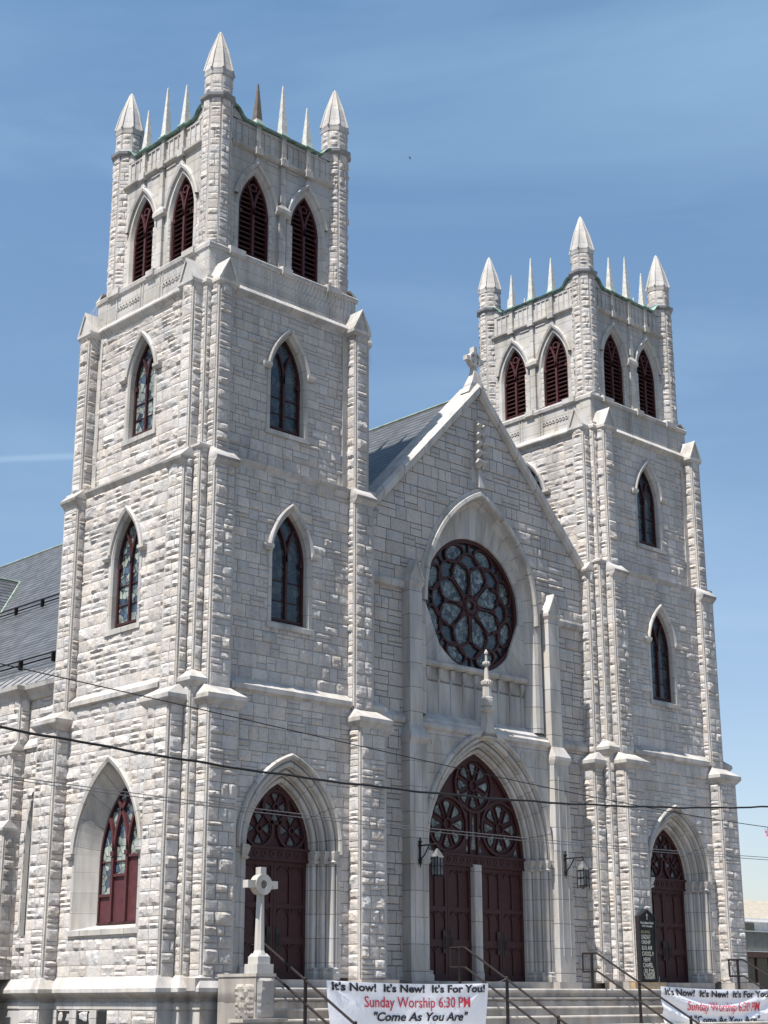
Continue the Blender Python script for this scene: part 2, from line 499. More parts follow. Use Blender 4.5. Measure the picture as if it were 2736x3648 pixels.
def sweep(mb, fr, a, zs, zt, zb, profl, m, cu=0.0, js=0.62, n=14, col=None):
    """profl: (w, d) list from the opening outwards"""
    rows = [[(u, z, d) for u, z in arch_pts(a, zs, zt, zb, wd, n, cu)] for wd, d in profl]
    base = np.array([(p[0], p[1]) for p in rows[0]])
    al = np.concatenate([[0], np.cumsum(np.hypot(*np.diff(base, axis=0).T))]) / js
    q = []; U = []
    for r0, r1 in zip(rows[:-1], rows[1:]):
        for i in range(len(r0) - 1):
            q.append([r0[i], r1[i], r1[i + 1], r0[i + 1]])
            U.append([(al[i], 0), (al[i], 1), (al[i + 1], 1), (al[i + 1], 0)])
    P = fr(np.array(q).reshape(-1, 3)).reshape(-1, 4, 3)
    mb.polys(P, m, col, np.array(U))
def fill_arch(mb, fr, a, zs, zt, zb, d, m, cu=0.0, wd=0.0, n=14):
    pts = arch_pts(a, zs, zt, zb, wd, n, cu)
    P = fr([(u, z, d) for u, z in pts[::-1]])
    mb.polys([P], m, None, [[(u, z) for u, z in pts[::-1]]])

# ---- rubble masonry with real relief
def rub(mb, fr, u0, u1, z0, z1, d, rng, amp=0.06, pb=0.6, cell=0.085, holes=(), row=(0.32, 0.50), wmin=0.36, wmax=0.95,
        mort=0.62, zfun=None, edge=0.012, m=None, base_tone=1.0, g=0.014, md=-0.022):
    m = m or M_ROCK
    W = u1 - u0
    if W <= 0.02 or z1 - z0 <= 0.05: return
    z = z0
    Q = []; CC = []
    while z < z1 - 0.03:
        h = rng.uniform(*row)
        if z1 - (z + h) < 0.16: h = z1 - z
        blocks = []
        u = u0
        while u < u1 - 0.02:
            ww = rng.uniform(wmin, wmax)
            if u1 - (u + ww) < wmin * 0.6: ww = u1 - u
            if rng.random() < 0.30 and h > 0.3:
                fz = rng.uniform(0.35, 0.65)
                blocks.append((u, u + ww, z, z + h * fz)); blocks.append((u, u + ww, z + h * fz, z + h))
            elif rng.random() < 0.2 and ww > 0.6:
                blocks.append((u, u + ww * 0.5, z, z + h)); blocks.append((u + ww * 0.5, u + ww, z, z + h))
            else: blocks.append((u, u + ww, z, z + h))
            u += ww
        z += h
        for (a, b_, c, e) in blocks:
            if zfun is not None and not zfun((a + b_) / 2, (c + e) / 2, 0): continue
            w_ = b_ - a; h_ = e - c
            nu = max(2, int(round(w_ / cell))); nv = max(2, int(round(h_ / cell)))
            us = np.concatenate([[0], np.linspace(g, w_ - g, nu + 1), [w_]])
            vs = np.concatenate([[0], np.linspace(g, h_ - g, nv + 1), [h_]])
            U, V = np.meshgrid(us, vs)
            x = U / w_; y = V / h_
            big = rng.random() < pb
            A = amp * rng.uniform(0.55, 1.5) if big else amp * rng.uniform(0.14, 0.42)
            K = 4
            H = np.full(U.shape, 9.0)
            for k in range(K):
                gx = rng.uniform(-1.6, 1.6); gy = rng.uniform(-1.6, 1.6)
                xo = rng.uniform(0.25, 0.75); yo = rng.uniform(0.25, 0.75)
                H = np.minimum(H, A * (rng.uniform(0.7, 1.3) + gx * (x - xo) + gy * (y - yo)))
            H = np.clip(H, 0.12 * A, 1.5 * A)
            H += A * 0.42 * (np.array([rng.random() for _ in range(U.size)]).reshape(U.shape) - 0.5)
            H += edge
            ed = np.minimum(np.minimum(U, w_ - U), np.minimum(V, h_ - V))
            H = np.where(ed < g + 1e-5, edge, H)
            H = np.where(ed < 1e-6, md, H)
            Uj = a + U; Vj = c + V
            if big:
                inn = ed > g + 1e-5
                Uj = Uj + inn * (np.array([rng.random() for _ in range(U.size)]).reshape(U.shape) - 0.5) * cell * 0.45
                Vj = Vj + inn * (np.array([rng.random() for _ in range(U.size)]).reshape(U.shape) - 0.5) * cell * 0.45
            T = rng.uniform(0.87, 1.08) * base_tone
            wm = rng.uniform(-0.028, 0.03)
            tone = np.array([T * (1 + wm), T, T * (1 - wm)])
            Cc = np.where((ed < 1e-6)[..., None], np.array([mort, mort * 0.98, mort * 0.95]), tone)
            G = np.stack([Uj, Vj, d + H], -1)
            q = np.stack([G[:-1, :-1], G[:-1, 1:], G[1:, 1:], G[1:, :-1]], 2).reshape(-1, 4, 3)
            cq = np.stack([Cc[:-1, :-1], Cc[:-1, 1:], Cc[1:, 1:], Cc[1:, :-1]], 2).reshape(-1, 4, 3)
            Q.append(q); CC.append(cq)
    if not Q: return
    Q = np.concatenate(Q); CC = np.concatenate(CC)
    ctr = Q.mean(1)
    keep = np.ones(len(Q), bool)
    for hf in holes: keep &= ~hf(ctr[:, 0], ctr[:, 1])
    if zfun is not None: keep &= zfun(ctr[:, 0], ctr[:, 1], 1)
    Q = Q[keep]; CC = CC[keep]
    mb.polys(fr(Q.reshape(-1, 3)).reshape(-1, 4, 3), m, CC)

def empty(name, loc, label, cat, group=None):
    o = bpy.data.objects.new(name, None)
    o.location = loc
    o.empty_display_size = 0.5
    COL.objects.link(o)
    o["label"] = label; o["category"] = cat
    if group: o["group"] = group
    return o
def tag(o, label, cat, group=None):
    o["label"] = label; o["category"] = cat
    if group: o["group"] = group
    return o
bpy.context.view_layer.update()
def adopt(root, o):
    o.parent = root
    o.matrix_parent_inverse = Matrix.Translation(root.location).inverted()

S = 21.968
CX = (S + 6) / 2       # nave centre line
PZ = 0.35              # platform level
church = empty("church", (0, 0, 0), "pale stone Gothic church with two pinnacled bell towers and a rose window", "church")

# ------------------------------------------------------------------ windows and doors
def lancet(fr, cu, a, zb, zs, zt, dg, dw, parent, zend, glass=None, three=False, sill=True, hood=0.13, band=0.20, splay=0.0, lab=None):
    """two-light stained window: tracery mesh with pane, hood_mould and sill as sub-parts"""
    mb = MB()
    fw = 0.09
    mb_out = arch_pts(a, zs, zt, zb, -fw / 2, 14, cu)
    mb.ribbon(fr, mb_out, fw, dg - 0.02, dg + 0.10, M_WOOD)
    mb.box(fr, cu - a, cu + a, zb, zb + 0.09, dg - 0.02, dg + 0.11, M_WOOD)
    mm = M_WOOD
    r, c = arch_rc(a, zt - zs)
    if not three:
        mb.box(fr, cu - 0.05, cu + 0.05, zb + 0.09, zs + 0.05, dg - 0.02, dg + 0.12, mm)
        for sg in (-1, 1):
            path = []
            for i in range(13):
                th = i / 12 * 1.0
                u = sg * r * (1 - math.cos(th)); z = zs + r * math.sin(th)
                if z > zt or abs(u) > arch_half(z, a, zs, zt) - 0.04: break
                path.append((cu + u, z))
            if len(path) > 1: mb.ribbon(fr, path, 0.085, dg - 0.02, dg + 0.12, mm)
        for k in (0.33, 0.66):
            zz = zb + (zs - zb) * k
            mb.box(fr, cu - a + fw, cu - 0.05, zz, zz + 0.03, dg, dg + 0.05, mm)
            mb.box(fr, cu + 0.05, cu + a - fw, zz, zz + 0.03, dg, dg + 0.05, mm)
        zz = zs + 0.02
        for sg in (-1, 1):
            mb.box(fr, cu + sg * (a - 0.14) - 0.05, cu + sg * (a - 0.14) + 0.05, zz - 0.12, zz + 0.05, dg, dg + 0.13, mm)
    else:
        for x in (-a / 3, a / 3):
            mb.box(fr, cu + x - 0.06, cu + x + 0.06, zb + 0.09, zs + 0.2, dg - 0.02, dg + 0.15, M_WOODL)
            mb.box(fr, cu + x - 0.09, cu + x + 0.09, zs + 0.2, zs + 0.36, dg - 0.02, dg + 0.19, M_WOODL)
            for sg in (-1, 1):
                path = []
                for i in range(14):
                    th = i / 13 * 0.9
                    u = x + sg * r * (1 - math.cos(th)) * 0.8; z = zs + 0.2 + r * math.sin(th) * 0.9
                    if abs(u) > arch_half(z, a, zs, zt) - 0.04: break
                    path.append((cu + u, z))
                if len(path) > 1: mb.ribbon(fr, path, 0.11, dg - 0.02, dg + 0.14, M_WOODL)
        tops = (3.35, 4.0, 4.62)
        for k in range(3):
            x0 = cu - a + 2 * a / 3 * k + 0.06; x1 = cu - a + 2 * a / 3 * (k + 1) - 0.06
            mb.box(fr, x0, x1, zb + 0.09, tops[k], dg - 0.02, dg + 0.05, M_WOODL)
            mb.box(fr, x0, x1, tops[k], tops[k] + 0.09, dg - 0.02, dg + 0.12, M_WOODL)
            if k < 2: mb.box(fr, x0, x1, zs + 0.0, zs + 0.04, dg, dg + 0.06, M_WOODL)
    win = mb.build("window", parent, lab)
    g = MB(); fill_arch(g, fr, a, zs, zt, zb, dg + 0.01, glass or M_GLASS, cu)
    g.build("pane", win)
    sb = MB()
    # reveal + flush ashlar ring
    sweep(sb, fr, a, zs, zt, zb - 0.30, [(0.0, dg - 0.03), (splay, dw - 0.02), (splay + 0.05, dw + 0.05), (splay + band, dw + 0.05), (splay + band + 0.02, dw - 0.06)], M_ASH, cu, 0.7)
    sb.build("surround", win)
    hb = MB()
    w0 = splay + band - 0.10
    sweep(hb, fr, a, zs, zt, zend, [(w0, dw + 0.04), (w0 + 0.03, dw + 0.13), (w0 + hood, dw + 0.17), (w0 + hood + 0.05, dw + 0.13), (w0 + hood + 0.05, dw - 0.03)], M_ASH, cu, 0.9)
    for sg in (-1, 1):
        q = a + w0
        uA, uB = sorted((cu + sg * (q - 0.02), cu + sg * (q + 0.36)))
        hb.loft(fr, [(zend - 0.16, uA + .03, uB - .03, dw - 0.02, dw + 0.12), (zend - 0.06, uA, uB, dw - 0.02, dw + 0.2), (zend + 0.06, uA, uB, dw - 0.02, dw + 0.2)], M_ASH)
    hb.build("hood_mould", win)
    if sill:
        s_ = MB()
        e = a + splay + band * 0.85 + 0.1
        s_.prof(fr, cu - e, cu + e, [(zb - 0.36, dw - 0.05), (zb - 0.36, dw + 0.09), (zb - 0.18, dw + 0.09), (zb + 0.01, dg - 0.02)], M_ASH)
        s_.build("sill", win)
    return win

def louvre_window(fr, cu, a, zb, zs, zt, dg, dw, parent, zend):
    mb = MB()
    fw = 0.085
    mb.ribbon(fr, arch_pts(a, zs, zt, zb, -fw / 2, 12, cu), fw, dg - 0.15, dg + 0.06, M_LOUV)
    mb.box(fr, cu - 0.055, cu + 0.055, zb, zs + 0.05, dg - 0.1, dg + 0.08, M_LOUV)
    mb.box(fr, cu - a, cu + a, zb, zb + 0.08, dg - 0.1, dg + 0.06, M_LOUV)
    r, c = arch_rc(a, zt - zs)
    for sg in (-1, 1):
        path = []
        for i in range(12):
            th = i / 11 * 0.95
            u = sg * r * (1 - math.cos(th)) ; z = zs + r * math.sin(th)
            if abs(u) > arch_half(z, a, zs, zt) - 0.04: break
            path.append((cu + u, z))
        if len(path) > 1: mb.ribbon(fr, path, 0.085, dg - 0.1, dg + 0.09, M_LOUV)
        mb.box(fr, cu + sg * (a - 0.12) - 0.06, cu + sg * (a - 0.12) + 0.06, zs - 0.1, zs + 0.05, dg, dg + 0.09, M_LOUV)
    cir = [(cu + 0.15 * math.cos(t_), zs + (zt - zs) * 0.68 + 0.15 * math.sin(t_)) for t_ in np.linspace(0, 2 * math.pi, 12)[:-1]]
    mb.ribbon(fr, cir, 0.05, dg - 0.1, dg + 0.05, M_LOUV, closed=True)
    win = mb.build("louvred_window", parent)
    lb = MB()
    z = zb + 0.12
    while z < zt - 0.35:
        hw = arch_half(z + 0.1, a, zs, zt) - 0.03
        if hw > 0.1:
            for u0, u1 in ((cu - hw, cu - 0.05), (cu + 0.05, cu + hw)):
                lb.prof(fr, u0, u1, [(z, dg + 0.02), (z + 0.035, dg + 0.035), (z + 0.19, dg - 0.17), (z + 0.155, dg - 0.17)], M_LOUV)
        z += 0.212
    lb.build("louvre", win)
    bb = MB(); fill_arch(bb, fr, a, zs, zt, zb, dg - 0.24, M_BLACK, cu); bb.build("interior_shade", win)  # black sheet painting the unlit belfry interior behind the slats
    sb = MB()
    sweep(sb, fr, a, zs, zt, zb - 0.02, [(0.0, dg - 0.26), (0.0, dw - 0.10), (0.08, dw + 0.03), (0.27, dw + 0.03), (0.29, dw - 0.05)], M_ASH, cu, 0.5)
    sb.build("surround", win)
    hb = MB()
    sweep(hb, fr, a, zs, zt, zend, [(0.22, dw + 0.02), (0.24, dw + 0.12), (0.34, dw + 0.15), (0.39, dw + 0.10), (0.40, dw - 0.02)], M_ASH, cu, 0.9)
    rr = math.sqrt((r + 0.40) ** 2 - c * c) + zs
    hb.loft(fr, [(rr - 0.12, cu - 0.17, cu + 0.17, dw, dw + 0.13), (rr + 0.1, cu - 0.06, cu + 0.06, dw, dw + 0.12), (rr + 0.32, cu - 0.015, cu + 0.015, dw, dw + 0.06)], M_ASH)
    hb.build("hood_mould", win)
    return win

def teardrop(cx, cz, ang, r0, r1, wd, n=7):
    ax = (math.cos(ang), math.sin(ang)); ay = (-ax[1], ax[0])
    L = r1 - r0
    pr = [(0, .0), (.25, .32), (.5, .62), (.72, .92), (.86, 1.0), (.96, .6), (1.0, 0)]
    pts = [(r0 + L * t, wd / 2 * h) for t, h in pr] + [(r0 + L * t, -wd / 2 * h) for t, h in pr[-2:0:-1]]
    return [(cx + ax[0] * x + ay[0] * y, cz + ax[1] * x + ay[1] * y) for x, y in pts]
def circ(cx, cz, r, n=28):
    return [(cx + r * math.cos(2 * math.pi * i / n), cz + r * math.sin(2 * math.pi * i / n)) for i in range(n)]

def door_set(fr, cu, a, z0, zl, zt, dg, dw, parent, wheels, petals, lab, double=False, out=0.68, zcap=None, handles=True):
    """portal: tympanum tracery, lintel, door leaves, moulded jambs, capitals, hood"""
    zs = zl - 0.05
    root = MB()
    fill_arch(root, fr, a, zs, zt, zl, dg, M_WOOD, cu)
    root.ribbon(fr, arch_pts(a, zs, zt, zl, -0.07, 16, cu), 0.14, dg - 0.02, dg + 0.12, M_WOOD)
    for (x, z, rw) in wheels:
        root.ribbon(fr, circ(cu + x, z, rw), 0.10, dg, dg + 0.10, M_WOOD, closed=True)
        root.ribbon(fr, circ(cu + x, z, rw * 0.2, 10), 0.06, dg, dg + 0.09, M_WOOD, closed=True)
        for k in range(petals):
            q = 2 * math.pi * (k + (0.0 if petals == 4 else 0.0)) / petals + math.pi / 2
            td = teardrop(cu + x, z, q, rw * (0.24 if petals > 4 else 0.16), rw * 0.86, rw * (0.42 if petals > 4 else 0.66))
            root.ribbon(fr, td, 0.035, dg, dg + 0.07, M_WOOD, closed=True)
    # filling bars between the wheels
    if petals > 4:
        for x in (-0.22, 0.22):
            root.box(fr, cu + x - 0.04, cu + x + 0.04, zl, wheels[0][1] - wheels[0][2] - 0.02, dg, dg + 0.08, M_WOOD)
    tym = root.build("tympanum", parent, lab)
    for (x, z, rw) in wheels:
        gb = MB()
        for k in range(petals):
            q = 2 * math.pi * k / petals + math.pi / 2
            td = teardrop(cu + x, z, q, rw * (0.28 if petals > 4 else 0.2), rw * 0.84, rw * (0.36 if petals > 4 else 0.52))
            gb.polys([fr([(u, zz, dg + 0.012) for u, zz in td])[::-1]] if False else [fr([(u, zz, dg + 0.012) for u, zz in td])], M_GLASSR if petals > 4 else M_GLASSD, None, [[(u, zz) for u, zz in td]])
        gb.build('pane', tym)
    if petals > 4:
        for (x0, z0_, x1, z1_) in ((-1.0, 7.55, -0.72, 8.1), (0.72, 8.1, 1.0, 7.55), (-0.45, 6.0, -0.3, 7.2), (0.3, 7.2, 0.45, 6.0), (-0.12, 5.6, 0.12, 7.0), (1.9, 7.35, 2.05, 7.9), (-2.05, 7.9, -1.9, 7.35), (-0.45, 5.5, -0.3, 5.8), (0.3, 5.5, 0.45, 5.8), (2.35, 5.45, 2.6, 5.8), (-2.6, 5.45, -2.35, 5.8)):
            ulo, uhi = min(x0, x1), max(x0, x1); zlo, zhi = min(z0_, z1_), max(z0_, z1_)
            td = [(cu + ulo, zlo), (cu + uhi, zlo), (cu + (ulo + uhi) / 2, zhi)]
            gb = MB(); gb.polys([fr([(u, zz, dg + 0.012) for u, zz in td])], M_GLASSR, None, [td]); gb.build('pane', tym)
    lb = MB()
    lb.box(fr, cu - a - 0.02, cu + a + 0.02, zl - 0.38, zl, dg - 0.05, dg + 0.13, M_WOOD)
    lb.box(fr, cu - a - 0.02, cu + a + 0.02, zl - 0.05, zl + 0.03, dg - 0.05, dg + 0.2, M_WOOD)
    lb.box(fr, cu - a - 0.02, cu + a + 0.02, zl - 0.43, zl - 0.37, dg - 0.05, dg + 0.17, M_WOOD)
    k = int(2 * a / 0.36)
    for i in range(k):
        x = cu - a + 2 * a * (i + 0.5) / k
        lb.ribbon(fr, circ(x, zl - 0.21, 0.09, 8), 0.035, dg + 0.12, dg + 0.155, M_WOOD, closed=True)
    lb.build("lintel", tym)
    # leaves
    spans = [(cu - a, cu - 0.21), (cu + 0.21, cu + a)] if double else [(cu - a, cu + a)]
    n_leaf = 2
    for s0, s1 in spans:
        ww = (s1 - s0) / n_leaf
        for i in range(n_leaf):
            x0 = s0 + ww * i; x1 = x0 + ww
            db = MB()
            db.box(fr, x0 + 0.008, x1 - 0.008, z0, zl - 0.43, dg - 0.12, dg - 0.02, M_WOOD)
            st = 0.13
            H = zl - 0.43 - z0
            rails = [0, 0.06, 0.30, 0.36, 0.60, 0.64, 0.96, 1.0]
            for xa, xb in ((x0 + 0.008, x0 + st), (x1 - st, x1 - 0.008)):
                db.box(fr, xa, xb, z0, zl - 0.43, dg - 0.02, dg + 0.03, M_WOOD)
            for ra, rb in zip(rails[::2], rails[1::2]):
                db.box(fr, x0 + st, x1 - st, z0 + H * ra, z0 + H * rb, dg - 0.02, dg + 0.029, M_WOOD)
            nm = 2 if ww < 1.6 else 3
            for k in range(1, nm):
                xm = x0 + st + (ww - 2 * st) * k / nm
                for ra, rb in zip(rails[1::2][:-1], rails[2::2]):
                    db.box(fr, xm - 0.03, xm + 0.03, z0 + H * ra, z0 + H * rb, dg - 0.02, dg + 0.028, M_WOOD)
            for ra, rb in zip(rails[1::2][:-1], rails[2::2]):
                for k in range(nm):
                    xa = x0 + st + (ww - 2 * st) * k / nm + 0.03; xb = x0 + st + (ww - 2 * st) * (k + 1) / nm - 0.03
                    zt_ = z0 + H * rb
                    hw = (xb - xa) / 2; xm = (xa + xb) / 2
                    path = [(xm + hw * math.cos(t_), zt_ - 0.26 + 0.24 * math.sin(t_)) for t_ in np.linspace(math.pi, 0, 9)]
                    db.ribbon(fr, path, 0.035, dg - 0.02, dg + 0.022, M_WOOD)
            leaf = db.build("door_leaf", parent)
            if handles:
                hb = MB()
                sx = x1 - 0.2 if i == 0 else x0 + 0.2
                hb.box(fr, sx - 0.08, sx + 0.08, z0 + H * 0.24, z0 + H * 0.44, dg + 0.03, dg + 0.05, M_HINGE)
                hb.tube(fr([(sx, z0 + H * 0.28, dg + 0.06), (sx, z0 + H * 0.29, dg + 0.11), (sx, z0 + H * 0.37, dg + 0.11), (sx, z0 + H * 0.38, dg + 0.06)]), 0.02, M_HINGE, 6)
                hb.build("handle", leaf)
    # moulded jamb and arch
    D = dw - dg
    P = [(0.0, dg - 0.1), (0.0, dg + 0.16)]
    nr = 3
    for k in range(nr):
        w0 = out * (k + 0.02) / nr; w1 = out * (k + 1.0) / nr
        da = dg + 0.16 + (D - 0.12) * k / nr; dbb = dg + 0.16 + (D - 0.12) * (k + 1) / nr
        P += [(w0 + 0.02, da + 0.02)]
        cxw, cd, rr = (w0 + w1) / 2, (da + dbb) / 2 + 0.02, (w1 - w0) * 0.42
        for q in (0.05, 0.3, 0.55, 0.8, 1.0):
            an = math.pi * (1.05 - q * 0.85)
            P.append((cxw + rr * math.cos(an), cd + rr * math.sin(an)))
        P.append((w1, da + 0.04)); P.append((w1, dbb))
    P += [(out + 0.05, dw + 0.03), (out + 0.2, dw + 0.03), (out + 0.22, dw - 0.06)]
    jb = MB()
    sweep(jb, fr, a, zs, zt, z0, P, M_ASH, cu, 0.8, 16)
    jm = jb.build("moulded_jamb", parent)
    for sg in (-1, 1):
        cb = MB(); bb_ = MB()
        for k in range(nr):
            w0 = a + out * (k + 0.0) / nr; w1 = a + out * (k + 1.02) / nr
            da = dg + 0.12 + (D - 0.12) * k / nr; dbb = dg + 0.2 + (D - 0.1) * (k + 1) / nr
            uA, uB = sorted((cu + sg * w0, cu + sg * w1))
            cb.loft(fr, [(zs - 0.42, uA + .03, uB - .03, da, dbb - 0.0), (zs - 0.36, uA, uB, da, dbb + 0.05), (zs - 0.30, uA + .03, uB - .03, da, dbb), (zs - 0.08, uA - .01, uB + .01, da, dbb + 0.08), (zs + 0.0, uA - .01, uB + .01, da, dbb + 0.09)], M_CAP)
            bb_.loft(fr, [(z0, uA - .01, uB + .01, da, dbb + 0.07), (z0 + 0.22, uA - .01, uB + .01, da, dbb + 0.07), (z0 + 0.3, uA + .02, uB - .02, da, dbb + 0.02), (z0 + 0.36, uA, uB, da, dbb + 0.05), (z0 + 0.4, uA + .02, uB - .02, da, dbb)], M_CAP)
        cb.build('capital', jm); bb_.build('jamb_base', jm)
    hb = MB()
    zc = zcap if zcap else zs - 0.1
    sweep(hb, fr, a, zs, zt, zc, [(out + 0.06, dw + 0.03), (out + 0.08, dw + 0.13), (out + 0.16, dw + 0.16), (out + 0.22, dw + 0.10), (out + 0.23, dw - 0.05)], M_ASH, cu, 1.1, 16)
    hb.build("hood_mould", jm)
    return tym

# ------------------------------------------------------------------ towers
def tower(cx, cy, which):
    fs = F4(cx, cy)
    rng = random.Random(11 if which == 'L' else 47)
    body = MB()
    # solid dark core well inside (keeps light out)
    W1, W2, W3 = 4.37, 4.17, 3.85
    for fi, fr in enumerate(fs):
        vis = fi in (0, 1)
        cell = 0.085 if vis else 0.3
        pb = 0.36 if fi == 0 else 0.72
        amp = 0.05 if fi == 0 else 0.05
        holes1 = []; holes2 = []; holes3 = []
        if fi == 0:
            holes1.append(lambda u, z: arch_in(u, z, 1.45, 4.85, 7.1, 0.0, 0.80))
        elif fi == 1:
            holes1.append(lambda u, z: arch_in(u, z, 1.25, 4.5, 6.98, 2.15, 0.72))
        if vis:
            holes2.append(lambda u, z: arch_in(u, z, 0.82, 15.0, 16.77, 12.56, 0.14))
            holes3.append(lambda u, z: arch_in(u, z, 0.80, 22.0, 23.77, 19.88, 0.14))
        zb = 0.68
        # stage walls
        md = -0.012 if fi == 0 else -0.004
        mo = 0.62 if fi == 0 else 0.85
        rub(body, fr, -2.78, 2.78, zb, 10.02, W1, rng, amp, pb, cell, holes1, mort=mo, md=md)
        rub(body, fr, -2.86, 2.86, 10.45, 18.25, W2, rng, amp, pb, cell, holes2, mort=mo, md=md)
        rub(body, fr, -3.06, 3.06, 18.45, 24.92, W3, rng, amp, pb, cell, holes3, mort=mo, md=md)
        # corner strips (both ends) seen between the paired buttresses
        for sg in (-1, 1):
            for (e0, e1, z0, z1, dd) in ((4.0, 4.27, zb, 9.95, 4.335), (3.77, 4.06, 10.4, 18.42, 4.125), (3.67, 3.86, 18.5, 24.85, 3.925)):
                uA, uB = sorted((sg * e0, sg * e1))
                rub(body, fr, uA, uB, z0, z1, dd, rng, 0.05, 0.7, cell if vis else 0.2, wmin=0.3, wmax=0.5)
    # smooth corner posts
    for sx in (-1, 1):
        for sy in (-1, 1):
            c = WORLD
            for (e, z0, z1) in ((4.33, 0.6, 10.1), (4.12, 10.1, 18.5), (3.92, 18.5, 25.1)):
                x0, x1 = sorted((cx + sx * (e - 1.2), cx + sx * e)); y0, y1 = sorted((cy + sy * (e - 1.2), cy + sy * e))
                body.box(c, x0, x1, z0, z1, -y1, -y0, M_CAP, (0.95, 0.95, 0.93), 0.5)
    # top slab and floors close the shaft
    body.box(WORLD, cx - 3.6, cx + 3.6, 25.6, 26.3, -(cy + 3.6), -(cy - 3.6), M_CAP)
    tw = body.build("tower", church, "left bell tower with netting under its belfry" if which == 'L' else "right bell tower standing beyond the gabled nave front")

    # strings
    for fr in fs:
        for e_, pr_ in ((2.74, [(9.90, 4.30), (9.98, 4.42), (10.04, 4.53), (10.20, 4.53), (10.50, 4.15)]),
                        (2.82, [(18.0, 4.15), (18.10, 4.20), (18.24, 4.30), (18.31, 4.31), (18.46, 3.82)]),
                        (3.0, [(24.70, 3.84), (24.80, 3.92), (24.90, 4.05), (24.96, 4.06), (25.20, 3.86), (25.26, 3.60)])):
            sc_ = MB(); sc_.prof(fr, -e_, e_, pr_, M_CAP); sc_.build("string_course", tw)
    # buttresses
    for fi, fr in enumerate(fs):
        vis = fi in (0, 1)
        cell = 0.085 if vis else 0.25
        for sg in (-1, 1):
            b = MB()
            def span(i, o): return tuple(sorted((sg * i, sg * o)))
            stages = ((2.75, 4.0, 0.6, 9.5, 4.93), (2.83, 3.77, 9.9, 18.0, 4.52), (3.03, 3.67, 18.3, 24.8, 4.33))
            wallp = (4.37, 4.17, 3.85)
            for (i, o, z0, z1, dd), wp in zip(stages, wallp):
                u0, u1 = span(i, o)
                b.box(fr, u0, u1, z0, z1, wp - 0.6, dd, M_CAP, (0.97, 0.96, 0.94), 0.42)
                amp = 0.055; m_ = 0.07
                rub(b, fr, u0 + m_, u1 - m_, z0 + 0.05, z1 - 0.03, dd + 0.006, rng, amp, 0.55 if fi == 0 else 0.7, cell, wmin=0.34, wmax=0.62, row=(0.3, 0.5), edge=0.02)
                # flanks
                for s2, uu in ((-1, u0), (1, u1)):
                    # frame whose outward direction is s2 * right
                    Rr = fr.M[0]; Oo = fr.M[2]
                    f2 = Fr(fr.O + Rr * 0, Oo * (-s2) * -1 if False else (Oo if s2 > 0 else -Oo) * -1, Rr * s2)
                    # right vector for a face looking along +-R
                    if s2 > 0: ua, ub = -dd, -wp
                    else: ua, ub = wp, dd
                    e0, e1 = (ua + m_, ub) if s2 > 0 else (ua, ub - m_)
                    rub(b, f2, e0, e1, z0 + 0.05, z1 - 0.03, abs(uu) * (1 if (uu > 0) == (s2 > 0) else -1) + 0.006, rng, 0.05, 0.7, cell if vis else 0.25, wmin=0.3, wmax=0.5, row=(0.3, 0.5), edge=0.02)
            # plinth
            u0, u1 = span(2.75, 4.0)
            # caps
            b.loft(fr, [(9.22, u0 - .02, u1 + .02, 4.1, 4.95), (9.40, u0 - .17, u1 + .17, 4.1, 5.10), (9.46, u0 - .2, u1 + .2, 4.1, 5.13), (9.60, u0 - .2, u1 + .2, 4.1, 5.13), (9.98, u0 + .10, u1 - .10, 4.1, 4.5)], M_CAP, js=9)
            u0, u1 = span(2.83, 3.77)
            b.loft(fr, [(17.72, u0 - .02, u1 + .02, 3.9, 4.53), (17.80, u0 - .04, u1 + .04, 3.9, 4.58), (17.92, u0 - .05, u1 + .05, 3.9, 4.70), (18.02, u0 - .05, u1 + .05, 3.9, 4.72), (18.40, u0 - .0, u1 + .0, 3.9, 4.32)], M_CAP, js=9)
            b.build("buttress", tw)
            # gablet
            g = MB()
            u0, u1 = span(2.86, 3.72); um = (u0 + u1) / 2
            g.loft(fr, [(24.66, u0 + .04, u1 - .04, 3.6, 4.36), (24.78, u0 - .03, u1 + .03, 3.6, 4.44), (24.90, u0 - .03, u1 + .03, 3.6, 4.44)], M_CAP, js=9)
            zt = 25.80
            A = [(u0, 24.9, 4.38), (u1, 24.9, 4.38), (um, zt, 4.38)]
            Bk = [(u0, 24.9, 3.4), (u1, 24.9, 3.4), (um, zt, 3.4)]
            g.polys([fr(A)], M_CAP)
            g.polys([fr([A[1], Bk[1], Bk[2], A[2]]), fr([Bk[0], A[0], A[2], Bk[2]])], M_CAP)
            g.ribbon(fr, [(u0 + .03, 24.9), (um, zt - .04), (u1 - .03, 24.9)], 0.10, 4.37, 4.44, M_CAP)
            g.build("gablet", tw)
    # corner caps between the pairs (diagonal symmetric)
    for sx in (-1, 1):
        for sy in (-1, 1):
            k = MB()
            def sq(z, e, back=3.2):
                x0, x1 = sorted((cx + sx * back, cx + sx * e)); y0, y1 = sorted((cy + sy * back, cy + sy * e))
                return (z, x0, x1, -y1, -y0)
            k.loft(WORLD, [sq(9.84, 4.34), sq(10.0, 4.46), sq(10.06, 4.50), sq(10.18, 4.50), sq(10.48, 4.14)], M_CAP, js=9)
            k.build("corner_cap", tw); k = MB()
            k.loft(WORLD, [sq(18.32, 4.14), sq(18.40, 4.22), sq(18.48, 4.22), sq(18.62, 3.93)], M_CAP, js=9)
            k.build("corner_cap", tw); k = MB()
            k.loft(WORLD, [sq(24.7, 3.93), sq(24.78, 4.0), sq(24.9, 4.0), sq(25.2, 3.75)], M_CAP, js=9)
            k.build("corner_cap", tw)
    # parapet band under the belfry
    pb_ = MB()
